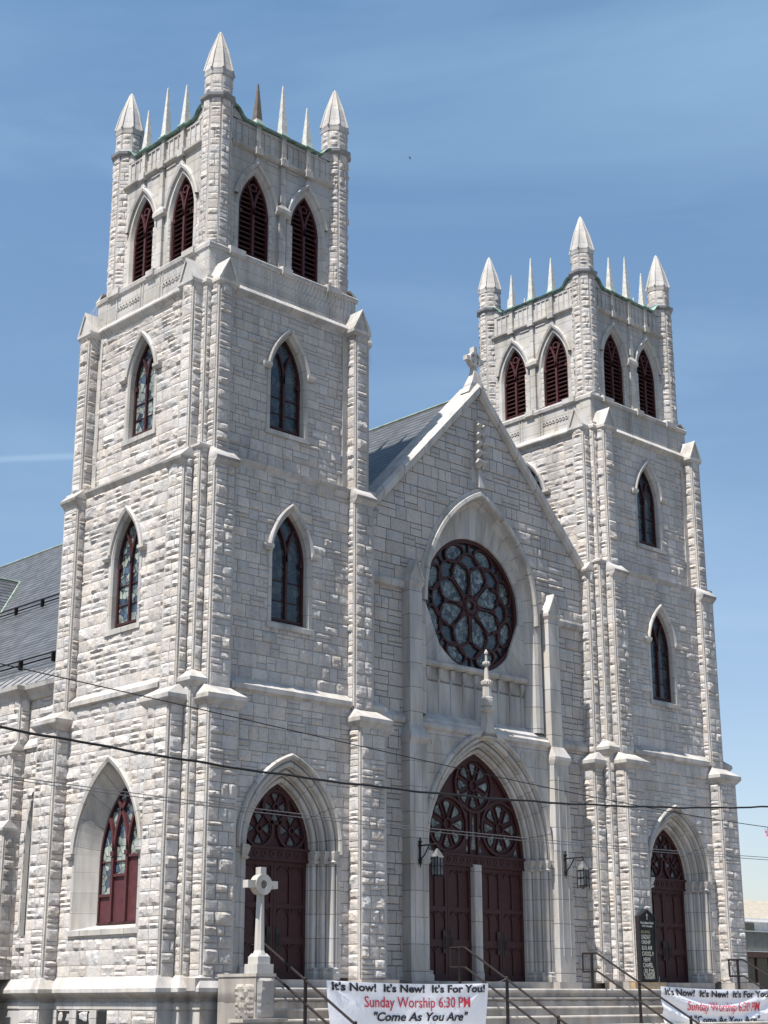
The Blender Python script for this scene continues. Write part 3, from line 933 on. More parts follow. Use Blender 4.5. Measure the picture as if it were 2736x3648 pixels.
    for fi, fr in enumerate(fs):
        pb_.box(fr, -3.64, 3.64 if fi % 2 else 3.64, 25.14, 26.42, 3.0, 3.62 - 0.002 * fi, M_ASH, js=0.5)
        pb_.prof(fr, -3.7, 3.7, [(26.40, 3.6), (26.44, 3.70), (26.58, 3.72), (26.62, 3.70), (26.86, 3.28)], M_CAP)
        for uu, hw in ((0, 0.24), (-2.42, 0.36), (2.42, 0.36)):
            pb_.loft(fr, [(26.38, uu - hw, uu + hw, 3.3, 3.70), (26.46, uu - hw, uu + hw, 3.3, 3.78), (26.70, uu - hw, uu + hw, 3.3, 3.78), (26.78, uu - hw + .04, uu + hw - .04, 3.3, 3.62)], M_CAP)
        for uu in ((-1.9, -1.1, 1.1, 1.9) if fi == 1 else ()):
            for k in range(4):
                x = uu + (k - 1.5) * 0.19
                pb_.ribbon(fr, circ(x, 25.85, 0.075, 8), 0.035, 3.61, 3.655, M_ASH, closed=True)
        for uu in (-2.3, -0.72, -0.55, 0.55, 0.72, 2.3):
            pb_.box(fr, uu - .02, uu + .02, 25.3, 26.4, 3.6, 3.65, M_ASH)
    pb_.build("parapet_band", tw)
    # belfry walls
    bf = MB()
    DW = 3.28
    zs, zt, zb = 28.75, 30.45, 26.9
    for fi, fr in enumerate(fs):
        # smooth wall with two lancet holes, as strips
        for cu in (-1.28, 1.28):
            outl = arch_pts(0.74, zs, zt, zb, 0.24, 12, cu)
            u0, u1 = (-2.6, 0.0) if cu < 0 else (0.0, 2.6)
            q = []; U = []
            left = [p for p in outl if p[0] <= cu + 1e-6]; right = [p for p in outl if p[0] >= cu - 1e-6]
            for a_, b2 in zip(left[:-1], left[1:]):
                q.append([(u0, a_[1], DW), (a_[0], a_[1], DW), (b2[0], b2[1], DW), (u0, b2[1], DW)])
            for a_, b2 in zip(right[:-1], right[1:]):
                q.append([(b2[0], b2[1], DW), (u1, b2[1], DW), (u1, a_[1], DW), (a_[0], a_[1], DW)])
            topz = max(p[1] for p in outl)
            q.append([(u0, topz, DW), (u1, topz, DW), (u1, 32.5, DW), (u0, 32.5, DW)])
            q = np.array(q)
            U = q[:, :, [1, 0]] / np.array([0.55, 1])
            bf.polys(fr(q.reshape(-1, 3)).reshape(-1, 4, 3), M_ASH, None, U)
        bf.prof(fr, -2.6, 2.6, [(zb - 0.2, 3.0), (zb - 0.02, 3.3), (zb, 3.0)], M_ASH)
        # thin inner back face
        # pilasters
        bf.loft(fr, [(26.8, -.16, .16, 3.2, 3.40), (29.1, -.16, .16, 3.2, 3.40)], M_ASH, js=0.55)
        bf.loft(fr, [(29.05, -.34, .34, 3.2, 3.38), (29.15, -.36, .36, 3.2, 3.5), (29.32, -.36, .36, 3.2, 3.5), (29.5, -.12, .12, 3.2, 3.42), (31.2, -.10, .10, 3.2, 3.40)], M_ASH, js=0.8)
        for uu in (-1.28, 0.0, 1.28):
            bf.box(fr, uu - .17, uu + .17, 31.22, 31.52, 3.2, 3.50, M_ASH)
            bf.loft(fr, [(31.52, uu - .12, uu + .12, 3.2, 3.46), (31.6, uu - .10, uu + .10, 3.2, 3.42), (32.5, uu - .10, uu + .10, 3.2, 3.42)], M_ASH)
        bf.prof(fr, -2.6, 2.6, [(31.24, DW - .02), (31.30, 3.36), (31.36, 3.43), (31.44, 3.44), (31.52, DW - .02)], M_ASH)
        for uu in (-2.3, -2.0, -1.68, -0.88, -0.6, -0.3, 0.3, 0.6, 0.88, 1.68, 2.0, 2.3):
            bf.box(fr, uu - .028, uu + .028, 31.5, 32.42, 3.26, 3.318, M_ASH)
        for a0, a1 in ((-2.3, -1.4), (-1.16, -0.1), (0.1, 1.16), (1.4, 2.3)):
            bf.box(fr, a0, a1, 32.34, 32.44, 3.26, 3.325, M_ASH)
        for a0, a1 in ((-0.8, -0.2), (0.2, 0.8)):
            bf.box(fr, a0, a1, 31.12, 31.2, 3.26, 3.325, M_ASH)
        # ashlar quoin blocks beside openings (rougher)
        for uu in (-2.32, -0.42, 0.42, 2.32):
            rub(bf, fr, uu - .17, uu + .17, 26.9, 28.9, DW + 0.0, rng, 0.02, 0.5, 0.11, wmin=0.2, wmax=0.4, row=(0.24, 0.34))
    # inner dark box
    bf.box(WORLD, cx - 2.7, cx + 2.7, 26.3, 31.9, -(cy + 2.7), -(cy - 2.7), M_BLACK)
    bf.build("belfry", tw)
    # copper coping
    cp = MB()
    for fr in fs:
        prof_pts = lambda z: [(z - 0.04, 3.30), (z - 0.02, 3.40), (z + 0.03, 3.43), (z + 0.06, 3.38), (z + 0.06, 3.1)]
        us = [-2.55, -2.35, -2.2, -2.05, -1.9, 1.9, 2.05, 2.2, 2.35, 2.55]
        zz = [33.0, 32.97, 32.86, 32.66, 32.56, 32.56, 32.66, 32.86, 32.97, 33.0]
        for i in range(len(us) - 1):
            a_ = prof_pts(zz[i]); b2 = prof_pts(zz[i + 1]); q = []
            for j in range(4):
                q.append([(us[i], a_[j][0], a_[j][1]), (us[i + 1], b2[j][0], b2[j][1]), (us[i + 1], b2[j + 1][0], b2[j + 1][1]), (us[i], a_[j + 1][0], a_[j + 1][1])])
            cp.polys(fr(np.array(q).reshape(-1, 3)).reshape(-1, 4, 3), M_COPPER)
        # stone under the upswept ends
        for sg in (-1, 1):
            pts = [(sg * 1.9, 32.45), (sg * 2.6, 32.45), (sg * 2.6, 32.92), (sg * 2.35, 32.88), (sg * 2.2, 32.78), (sg * 2.05, 32.58), (sg * 1.9, 32.5)]
            if sg < 0: pts = pts[::-1]
            cp.polys([fr([(u, z, DW) for u, z in pts])], M_ASH)
            pts = pts[::-1]
            cp.polys([fr([(u, z, 3.12) for u, z in pts])], M_ASH)
        cp.polys([fr([(2.6, 32.5, 3.12), (-2.6, 32.5, 3.12), (-2.6, 31.5, 3.12), (2.6, 31.5, 3.12)])[::-1]], M_ASH)
        for uu in (-1.28, 0, 1.28):
            cp.loft(fr, [(32.48, uu - .17, uu + .17, 3.1, 3.50), (32.54, uu - .2, uu + .2, 3.1, 3.53), (32.62, uu - .19, uu + .19, 3.1, 3.50), (32.66, uu - .17, uu + .17, 3.1, 3.45)], M_COPPER)
            cp.loft(fr, [(32.66, uu - .16, uu + .16, 3.1, 3.43), (32.79, uu - .15, uu + .15, 3.12, 3.42)], M_SPIKE)
    cp.build("copper_coping", tw)
    # spikes
    for fi, fr in enumerate(fs):
        for k, uu in enumerate((-1.28, 0, 1.28)):
            s_ = MB()
            top = 34.92 if uu == 0 else 34.46
            m = M_SPIKE
            lb = None
            if which == 'L' and fi == 0 and k == 0: m = M_BROWNST; lb = "brown weathered spike"
            s_.loft(fr, [(32.78, uu - .145, uu + .145, 3.12, 3.41), (top - .03, uu - .025, uu + .025, 3.24, 3.29), (top, uu - .008, uu + .008, 3.258, 3.272)], m)
            s_.build("spike", tw, lb)
    # corner turrets
    for (px, py) in ((cx - 3, cy - 3), (cx + 3, cy - 3), (cx - 3, cy + 3), (cx + 3, cy + 3)):
        pn = MB()
        ap = 0.55; s8 = math.tan(math.pi / 8)
        def octo(z, a_): return (z, a_ / math.cos(math.pi / 8))
        pn.lathe((px, py), [octo(25.0, ap), octo(33.0, ap - 0.03)], M_CAP, 8, math.pi / 8, (0.93, 0.92, 0.9), 0.33)
        for k in range(8):
            q = k * math.pi / 4
            f8 = Fr((px, py, 0), (-math.sin(q), math.cos(q), 0), (math.cos(q), math.sin(q), 0))
            hw = ap * s8 - 0.035
            rub(pn, f8, -hw, hw, 25.9, 32.9, ap - 0.012, rng, 0.042, 0.75, 0.075, wmin=0.16, wmax=0.6, row=(0.24, 0.38), edge=0.02)
        pn.build("turret", tw)
        tp = MB()
        tp.lathe((px, py), [octo(32.86, ap + .02), octo(32.95, 0.66), octo(33.06, 0.68), octo(33.12, 0.58), octo(33.2, 0.52)], M_OXIDE, 8, math.pi / 8)
        tp.lathe((px, py), [octo(33.1, 0.51), octo(34.1, 0.49)], M_CAP, 8, math.pi / 8, (0.93, 0.92, 0.9), 0.33)
        for k in range(8):
            q = k * math.pi / 4
            f8 = Fr((px, py, 0), (-math.sin(q), math.cos(q), 0), (math.cos(q), math.sin(q), 0))
            hw = 0.50 * s8 - 0.03
            rub(tp, f8, -hw, hw, 33.2, 33.95, 0.50, rng, 0.04, 0.8, 0.1, wmin=0.3, wmax=0.6, row=(0.28, 0.36), edge=0.015)
        tp.lathe((px, py), [octo(33.98, 0.52), octo(34.14, 0.54), octo(34.20, 0.555), octo(34.26, 0.545), octo(35.05, 0.37), octo(35.7, 0.185), octo(36.05, 0.07), octo(36.14, 0.02)], M_CAP, 8, math.pi / 8, None, 0.75)
        for k in range(8):
            q = k * math.pi / 4 + math.pi / 8
            c8 = math.cos(math.pi / 8)
            P0 = np.array([px + 0.56 / c8 * math.cos(q), py + 0.56 / c8 * math.sin(q), 34.22])
            P1 = np.array([px + 0.375 / c8 * math.cos(q), py + 0.375 / c8 * math.sin(q), 35.05])
            P2 = np.array([px + 0.07 * math.cos(q), py + 0.07 * math.sin(q), 36.05])
            tp.tube([P0, P1, P2], [0.045, 0.035, 0.02], M_CAP, 6)
        tp.build("pinnacle", tw)
    return tw, fs

for which, cx_, cy_ in (('L', 3.0, 3.0), ('R', S + 3.0, 3.0)):
    tw, fs = tower(cx_, cy_, which)
    side = "left tower" if which == 'L' else "right tower"
    for fi in (0, 1):
        fc = "front" if fi == 0 else "side"
        lancet(fs[fi], 0.0, 0.80, 20.1, 22.0, 23.77, 3.54, 3.85, church, 22.42, M_GLASSD if fi == 0 else M_GLASS)  # shaded front glass dark, sunlit side glass pale: light put into colour
        if not (which == 'R' and fi == 1):
            lancet(fs[fi], 0.0, 0.82, 12.78, 15.0, 16.77, 3.86, 4.17, church, 15.36, M_GLASSD if fi == 0 else M_GLASS)  # same split of glass colour for front shade and side sun
    for fi in range(4):
        for cu in (-1.28, 1.28):
            louvre_window(fs[fi], cu, 0.74, 26.9, 28.75, 30.45, 3.10, 3.28, tw if False else church, 29.25)
    # street door
    door_set(fs[0], 0.0, 1.45, 0.62, 4.93, 7.12, 3.55, 4.37, church,
             [(0, 6.32, 0.56), (-0.72, 5.55, 0.60), (0.72, 5.55, 0.60)], 4, "cusped maroon tympanum over the " + side + " door")
    if which == 'L':
        lancet(fs[1], 0.0, 1.25, 2.42, 4.5, 6.98, 3.72, 4.37, church, 4.78, M_GLASS, three=True, splay=0.62, band=0.17,
               hood=0.16, lab="three-light window with lighter maroon panels at its foot")

# ------------------------------------------------------------------ nave front
NF = Fr((CX, 0, 0), (1, 0, 0), (0, -1, 0))
rng = random.Random(5)
NW = 0.30            # nave wall plane distance (y = -0.30)
GA = 25.0            # gable apex height
GS = 1.035           # gable slope
def gable(u, z, mode=0):
    if mode == 0: return True
    return z < GA - 0.45 - GS * np.abs(u)
nw = MB()
holes = [lambda u, z: arch_in(u, z, 3.25, 15.1, 20.0, 9.0, 0.10),
         lambda u, z: (np.abs(u) < 4.35) & (z < 15.2)]
rub(nw, NF, -6.9, 6.9, 0.62, 10.1, NW, rng, 0.05, 0.12, 0.12, [lambda u, z: np.abs(u) < 3.75], row=(0.38, 0.6), wmin=0.5, wmax=1.15, mort=0.3, base_tone=0.93, g=0.02)
rub(nw, NF, -6.7, 6.7, 10.45, 15.35, NW - 0.1, rng, 0.05, 0.12, 0.12, holes, row=(0.38, 0.6), wmin=0.5, wmax=1.15, mort=0.3, base_tone=0.93, g=0.02)
rub(nw, NF, -6.9, 0.0, 15.6, GA, NW, rng, 0.05, 0.10, 0.12, holes, row=(0.38, 0.6), wmin=0.5, wmax=1.15, mort=0.3, base_tone=0.93, g=0.02, zfun=gable)
rub(nw, NF, 0.0, 6.9, 15.6, GA, NW, rng, 0.055, 0.30, 0.12, holes, row=(0.38, 0.6), wmin=0.5, wmax=1.15, mort=0.3, base_tone=0.93, g=0.02, zfun=gable)
for s_ in (-1, 1):
    u0, u1 = sorted((s_ * 4.2, s_ * 6.75))
    nw.prof(NF, u0, u1, [(9.95, 0.25), (10.02, 0.42), (10.2, 0.44), (10.5, 0.18)], M_CAP)
    nw.prof(NF, u0, u1, [(15.24, 0.15), (15.32, 0.38), (15.5, 0.42), (15.58, 0.40), (15.66, 0.25)], M_CAP)
nw.polys([NF([(-6.9, 15.0, -0.6), (-6.9, 17.9, -0.6), (0, GA - .1, -0.6), (6.9, 17.9, -0.6), (6.9, 15.0, -0.6)])], M_ROCK)
nave = nw.build("nave_front_wall", church)
# gable coping
cp = MB()
for s_ in (-1, 1):
    for seg in range(6):
        t0, t1 = seg / 6, (seg + 1) / 6 - 0.004
        def pt(t, off, d):
            u = s_ * (6.85 * (1 - t)); z = GA - GS * abs(u) + off
            return (u, z, d)
        A = [pt(t0, -.46, .1), pt(t0, -.46, NW + .10), pt(t0, -.34, NW + .24), pt(t0, -.02, NW + .26), pt(t0, .16, NW + .10), pt(t0, .16, -.62)]
        Bq = [pt(t1, -.46, .1), pt(t1, -.46, NW + .10), pt(t1, -.34, NW + .24), pt(t1, -.02, NW + .26), pt(t1, .16, NW + .10), pt(t1, .16, -.62)]
        q = []
        for i in range(5):
            f = [A[i], Bq[i], Bq[i + 1], A[i + 1]]
            q.append(f if s_ < 0 else f[::-1])
        cp.polys(NF(np.array(q).reshape(-1, 3)).reshape(-1, 4, 3), M_CAP)
        cp.polys([NF(A if s_ < 0 else A[::-1])], M_CAP); cp.polys([NF(Bq[::-1] if s_ < 0 else Bq)], M_CAP)
cp.build("gable_coping", nave)
# celtic cross on the gable
gc = MB()
gc.loft(NF, [(24.6, -.62, .62, -0.1, .42), (25.15, -.34, .34, -.05, .38), (25.45, -.2, .2, 0, .34), (25.75, -.10, .10, .03, .29), (26.85, -.09, .09, .03, .29)], M_CAP, js=5)
gc.box(NF, -.52, .52, 26.16, 26.36, .04, .28, M_CAP, js=5)
gc.ribbon(NF, circ(0, 26.26, 0.30, 20), 0.09, .02, .30, M_CAP, closed=True)
gc.build("gable_cross", nave)
# crocketed strip above the arch
oc = MB()
oc.loft(NF, [(20.4, -.14, .14, .2, .5), (21.2, -.12, .12, .2, .42), (21.26, -.34, .34, .2, .40), (21.34, -.30, .30, .2, .36)], M_ASH, js=5)
oc.box(NF, -.42, .42, 20.6, 21.9, .28, .325, M_ASH, js=5)
oc.box(NF, -.2, .2, 21.3, 23.4, .25, .44, M_ASH, js=5)
for k in range(5):
    z = 21.45 + k * 0.42; r = 0.2 - 0.025 * k
    for uu in (-.16, .17):
        oc.loft(NF, [(z - r, uu - r * .4, uu + r * .4, .36, .46), (z, uu - r * .9, uu + r * .9, .36, .60), (z + r * .6, uu - r * .5, uu + r * .9, .36, .62), (z + r * 1.1, uu - r * .2, uu + r * .5, .36, .5)], M_ASH, js=5)
oc.build("crocket_panel", nave)

# rose recess
por = MB()
sweep(por, NF, 3.0, 15.1, 19.75, 10.5, [(0.0, -0.16), (0.0, -0.05), (0.14, 0.12), (0.20, 0.12), (0.24, 0.30), (0.40, 0.36), (0.62, 0.36), (0.64, 0.2)], M_ASH, 0, 0.9, 18)
hd = MB()
sweep(hd, NF, 3.0, 15.1, 19.75, 15.0, [(0.22, 0.3), (0.24, 0.44), (0.30, 0.50), (0.44, 0.48), (0.48, 0.36), (0.5, 0.2)], M_ASH, 0, 1.3, 18)
# tympanum plate with the circular hole (radial voussoirs)
RC, RR = 15.47, 2.80
outer = arch_pts(3.0, 15.1, 19.75, 12.6, 0.0, 22)
outer = outer + [(u, 12.6) for u in np.linspace(3.0, -3.0, 9)[1:-1]]
q = []; U = []
n_o = len(outer)
al = 0
for i in range(n_o):
    a_, b_ = outer[i], outer[(i + 1) % n_o]
    def on(p):
        v = np.array(p) - (0, RC); v = v / np.hypot(*v) * RR
        return (v[0], RC + v[1])
    ca, cb = on(a_), on(b_)
    q.append([(ca[0], ca[1], -0.14), (a_[0], a_[1], -0.06), (b_[0], b_[1], -0.06), (cb[0], cb[1], -0.14)])
    l = math.hypot(b_[0] - a_[0], b_[1] - a_[1]) / 0.62
    U.append([(al, 0), (al, 1), (al + l, 1), (al + l, 0)]); al += l
    q.append([(ca[0], ca[1], -0.36), (ca[0], ca[1], -0.14), (cb[0], cb[1], -0.14), (cb[0], cb[1], -0.36)])
    U.append([(al - l, 0), (al - l, 1), (al, 1), (al, 0)])
por.polys(NF(np.array(q).reshape(-1, 3)).reshape(-1, 4, 3), M_ASH, None, np.array(U))
# blind arcade under the rose
por.box(NF, -3.0, 3.0, 10.4, 12.62, -0.5, -0.14, M_ASH, js=3)
por.prof(NF, -3.02, 3.02, [(12.5, -0.2), (12.55, 0.0), (12.62, 0.08), (12.74, 0.08), (12.84, -0.1)], M_CAP)
for k in range(9):
    x = -2.8 + k * 0.7
    por.box(NF, x - .04, x + .04, 10.6, 12.2, -0.15, -0.11, M_ASH, js=9)
    por.loft(NF, [(12.1, x - .05, x + .05, -0.15, -0.05), (12.3, x - .11, x + .11, -0.15, -0.0), (12.5, x - .11, x + .11, -0.15, 0.0)], M_ASH, js=9)
    if k < 8:
        pth = [(x + 0.35 - 0.30 * math.cos(t_), 12.12 + 0.30 * math.sin(t_)) for t_ in np.linspace(0, math.pi, 9)]
        por.ribbon(NF, pth, 0.05, -0.15, -0.115, M_ASH)
por.prof(NF, -3.72, 3.72, [(9.82, 0.35), (9.90, 0.50), (9.96, 0.58), (10.12, 0.58), (10.72, -0.13)], M_CAP)
# lower ashlar wall round the great door
LW = 0.45
outl = arch_pts(2.85, 5.3, 9.37, 0.62, 0.9, 16)
half = [p for p in outl if p[0] <= 1e-6]
q = []; U = []
for a_, b_ in zip(half[:-1], half[1:]):
    q.append([(-3.75, a_[1], LW), (a_[0], a_[1], LW), (b_[0], b_[1], LW), (-3.75, b_[1], LW)])
    q.append([(-b_[0], b_[1], LW), (3.75, b_[1], LW), (3.75, a_[1], LW), (-a_[0], a_[1], LW)])
tz = half[-1][1]
if tz < 9.9: q.append([(-3.75, tz, LW), (3.75, tz, LW), (3.75, 9.95, LW), (-3.75, 9.95, LW)])
q = np.array(q)
por.polys(NF(q.reshape(-1, 3)).reshape(-1, 4, 3), M_ASH, None, q[:, :, [1, 0]] / np.array([0.75, 1]))
for s_ in (-1, 1):
    for x in (3.3, 2.75, 2.2, 1.65):
        z0 = 9.0 - (3.3 - x) * 0.1 if x < 3 else 6.4
        pth = [(s_ * x - .18, max(z0 - .9, 6.0))] + [(s_ * x - 0.18 * math.cos(t_), 9.35 + 0.26 * math.sin(t_)) for t_ in np.linspace(0, math.pi, 7)] + [(s_ * x + .18, max(z0 - .9, 6.0))]
        pth = [p for p in pth if not arch_in(np.array(p[0]), np.array(p[1]), 2.85, 5.3, 9.37, 0, 0.85)]
        if len(pth) > 2: por.ribbon(NF, pth, 0.045, LW - .01, LW + .025, M_ASH)
portal = por.build("portal", church)
hd.build("hood_mould", portal)
# portal piers
for s_ in (-1, 1):
    p = MB()
    u0, u1 = sorted((s_ * 3.70, s_ * 4.62))
    p.box(NF, u0, u1, 0.62, 9.3, 0.2, 0.77, M_ASH, js=0.95)
    p.loft(NF, [(9.2, u0 - .01, u1 + .01, .2, .78), (9.34, u0 - .04, u1 + .04, .2, .86), (9.4, u0 - .05, u1 + .05, .2, .90), (9.52, u0 - .05, u1 + .05, .2, .90), (9.98, u0 + .1, u1 - .1, .2, .64)], M_CAP, js=9)
    v0, v1 = sorted((s_ * 3.78, s_ * 4.45))
    p.box(NF, v0, v1, 9.7, 15.5, 0.1, 0.65, M_ASH, js=0.95)
    vm = (v0 + v1) / 2
    p.loft(NF, [(15.38, v0 - .01, v1 + .01, .1, .66), (15.5, v0 - .06, v1 + .06, .1, .74), (15.62, v0 - .06, v1 + .06, .1, .74)], M_CAP, js=9)
    A = [(v0 - .06, 15.62, .72), (v1 + .06, 15.62, .72), (vm, 16.5, .72)]; Bk = [(a_, b_, 0.1) for a_, b_, c in A]
    p.polys([NF(A)], M_CAP)
    p.polys([NF([A[1], Bk[1], Bk[2], A[2]]), NF([Bk[0], A[0], A[2], Bk[2]])], M_CAP)
    p.ribbon(NF, [(v0 - .02, 15.65), (vm, 16.42), (v1 + .02, 15.65)], 0.09, .71, .76, M_CAP)
    # sunk lancet panel
    um = (u0 + u1) / 2
    pth = [(um - .22, 1.6)] + [(um - .22 + 0.0, 8.5)] + [(um - 0.22 * math.cos(t_), 8.5 + 0.38 * math.sin(t_)) for t_ in np.linspace(0.2, math.pi - .2, 7)] + [(um + .22, 8.5), (um + .22, 1.6)]
    p.ribbon(NF, pth, 0.03, .76, .785, M_ASH)
    p.build("portal_pier", portal)
# finial rising from the door arch
fn = MB()
fn.loft(NF, [(9.9, -.42, .42, .4, .66), (10.15, -.3, .3, .35, .68), (10.5, -.17, .17, .35, .66), (10.95, -.13, .13, .35, .64)], M_ASH, js=5)
fn.lathe((CX, -.52), [(10.9, .13), (11.0, .28), (11.12, .28), (11.15, .22), (11.2, .27), (11.5, .25), (11.55, .2), (12.0, .18), (12.05, .23), (12.2, .23), (12.25, .12), (12.8, .075), (12.85, .11), (12.95, .11), (12.98, .06), (13.3, .05), (13.32, .085), (13.38, .085), (13.5, .02)], M_ASH, 8, math.pi / 8, None, 5)
for z, r in ((11.35, .21), (12.12, .19), (12.9, .11)):
    for k in range(8):
        q_ = k * math.pi / 4
        c_ = (CX + r * math.cos(q_), -.52 + r * math.sin(q_))
        fn.lathe(c_, [(z - .07, .02), (z - .02, .05), (z + .05, .055), (z + .1, .02)], M_ASH, 6, 0, None, 5)
fn.build("finial", portal)

# rose window
def petal(q_, sh=0.0):
    ax = (math.cos(q_), math.sin(q_)); pr = [(.46, .09), (.8, .29), (1.15, .44), (1.4, .49), (1.62, .42), (1.8, .24), (1.9, 0)]
    pts = [(r - (sh if r > 1.6 else 0), max(h - sh, 0)) for r, h in pr] + [(r - (sh if r > 1.6 else 0), -max(h - sh, 0)) for r, h in pr[-2::-1]]
    return [(ax[0] * x - ax[1] * y, RC + ax[1] * x + ax[0] * y) for x, y in pts]
rs = MB()
D0, D1 = -0.42, -0.30
rs.ribbon(NF, circ(0, RC, RR - .07, 56), 0.17, D0 - .05, D1 + .06, M_WOOD, closed=True)
rs.ribbon(NF, circ(0, RC, 0.26, 16), 0.14, D0, D1 + .03, M_WOOD, closed=True)
rs.ribbon(NF, circ(0, RC, 0.36, 16), 0.10, D0, D1, M_WOOD, closed=True)
for k in range(8):
    q_ = k * math.pi / 4 + math.pi / 2
    rs.ribbon(NF, [(r * math.cos(q_), RC + r * math.sin(q_)) for r in (.36, 1.0, 1.55)], 0.10, D0, D1, M_WOOD)
    qm = q_ + math.pi / 8
    td = petal(qm)
    rs.ribbon(NF, td, 0.06, D0, D1 - .005 * (k % 2), M_WOOD, closed=True)
    cc = (2.27 * math.cos(qm), RC + 2.27 * math.sin(qm))
    el = [(cc[0] + 0.37 * math.cos(t_) * math.cos(qm) - 0.58 * math.sin(t_) * math.sin(qm), cc[1] + 0.37 * math.cos(t_) * math.sin(qm) + 0.58 * math.sin(t_) * math.cos(qm)) for t_ in np.linspace(0, 2 * math.pi, 25)[:-1]]
    rs.ribbon(NF, el, 0.09, D0, D1 - .012, M_WOOD, closed=True)
    # interlacing lobes meeting over the spokes
    lob = []
    for t_ in np.linspace(-1, 1, 17):
        an = q_ + t_ * math.pi / 8 * 1.55
        rr_ = 2.22 - 0.62 * abs(t_) ** 1.7
        lob.append((rr_ * math.cos(an), RC + rr_ * math.sin(an)))
    rs.ribbon(NF, lob, 0.075, D0, D1 - .02, M_WOOD)
    rs.ribbon(NF, [(r * math.cos(q_), RC + r * math.sin(q_)) for r in (2.2, 2.72)], 0.08, D0, D1 - .025, M_WOOD)
rose = rs.build("rose_window", church, "great wheel window of maroon petals over the middle doors")
g = MB()
cpts = circ(0, RC, RR, 56)
g.polys([NF([(u, z, D0 + .005) for u, z in cpts])], M_GLASSD, None, [cpts])
for k in range(8):
    qm = k * math.pi / 4 + math.pi / 2 + math.pi / 8
    td = petal(qm, 0.045)
    g.polys([NF([(u, z, D0 + .02) for u, z in td])], M_GLASSR, None, [td])
    cc = (2.30 * math.cos(qm), RC + 2.30 * math.sin(qm))
    el = [(cc[0] + 0.28 * math.cos(t_) * math.cos(qm) - 0.46 * math.sin(t_) * math.sin(qm), cc[1] + 0.28 * math.cos(t_) * math.sin(qm) + 0.46 * math.sin(t_) * math.cos(qm)) for t_ in np.linspace(0, 2 * math.pi, 19)[:-1]]
    g.polys([NF([(u, z, D0 + .02) for u, z in el])], M_GLASSR, None, [el])
cpts = circ(0, RC, 0.24, 16)
g.polys([NF([(u, z, D0 + .03) for u, z in cpts])], M_GLASSR, None, [cpts])
g.build("pane", rose)

# great door
door_set(NF, 0.0, 2.85, 0.60, 5.36, 9.37, -0.40, LW, portal, [(0, 8.10, 1.04), (-1.5, 6.5, 1.06), (1.5, 6.5, 1.06)], 8,
         "tall tympanum of three maroon wheels over the middle doors", double=True, out=0.68, zcap=5.05)
tm = MB()
tm.box(NF, -.21, .21, 0.62, 5.02, -0.55, -0.22, M_ASH, js=0.95)
for x in (-.13, .0, .13):
    tm.lathe((CX + x, 0.20), [(0.62, .12), (0.95, .12), (1.0, .09), (1.06, .1), (1.1, .08), (5.0, .08)], M_ASH, 10, 0, None, 0.95)
tm.build("trumeau", portal)

# ------------------------------------------------------------------ plinth, platform base, side base
pl = MB()
for u0, u1, d in ((S + 3 - CX - 4.6, S + 3 - CX - 2.72, 2.06), (S + 3 - CX + 2.72, S + 3 - CX + 4.6, 2.06), (3 - CX + 2.72, 3 - CX + 4.5, 2.06), (3 - CX - 4.3, 3 - CX - 2.7, 2.06)):
    pl.box(NF, u0, u1, PZ - 0.1, 0.635, 0.8, d, M_GRAN, (0.95, 0.93, 0.92), 9)
for u0, u1, d in ((-14, 14, 0.4), (3 - CX - 2.0, 3 - CX + 2.0, 1.55), (S + 3 - CX - 2.0, S + 3 - CX + 2.0, 1.55), (-4.75, -3.4, 0.95), (3.4, 4.75, 0.95), (-3.4, 3.4, 0.62)):
    pl.box(NF, u0, u1, PZ - 0.1, 0.62, -1.0, d, M_GRAN, (0.92, 0.92, 0.93), 9)
pl.build("plinth", church)
# base course of the left flank
bs = MB()
LF = Fr((3, 3, 0), (0, -1, 0), (-1, 0, 0))
BP = [(-2.8, 0), (-0.32, 0), (-0.30, .04), (-0.12, .04), (-0.10, .02), (0.02, .02), (0.08, .10), (0.16, .22), (0.22, .27), (0.34, .27), (0.72, 0.0)]
def base_run(fr, u0, u1, d):
    bs.loft(fr, [(z, u0 - o, u1 + o, 2.5, d + o) for z, o in BP], M_CAP, None, 9)
segs = [(-2.75, 2.75, 4.39), (-4.0, -2.75, 4.95), (2.75, 4.0, 4.95), (4.0, 4.34, 4.36), (-4.34, -4.0, 4.36)]
for u0, u1, d in segs:
    e = 0.0
    base_run(LF, u0, u1, d)
base_run(LF, -24, -4.3, 3.75)
FF = Fr((3, 3, 0), (1, 0, 0), (0, -1, 0))
base_run(FF, -4.34, -3.4, 4.355)
base_run(FF, -4.0, -2.75, 4.94)
rng2 = random.Random(8)
for u0, u1, d in ((-2.4, -0.2, 4.44), (0.55, 2.5, 4.44), (-3.95, -2.8, 4.98), (2.8, 3.95, 4.98)):
    rub(bs, LF, u0, u1, -1.6, -0.34, d, rng2, 0.05, 0.8, 0.1)
for x in (-2.2, -1.3, -0.45, 0.2):
    pass
bs.build("base_course", church)
bw = MB()
for (u0, u1) in ((-2.35, -1.55), (-1.15, -0.35), (0.05, 0.55)):
    bw.box(LF, u0, u1, -1.7, -0.36, 4.2, 4.47, M_BLACK)  # black blocks painted for the shade of the basement recesses
for (u0, u1) in ((-2.6, -2.35), (-1.55, -1.15), (-0.35, 0.05)):
    bw.box(LF, u0, u1, -1.8, -0.33, 4.2, 4.52, M_ASH)
bw.build("basement_window", church)
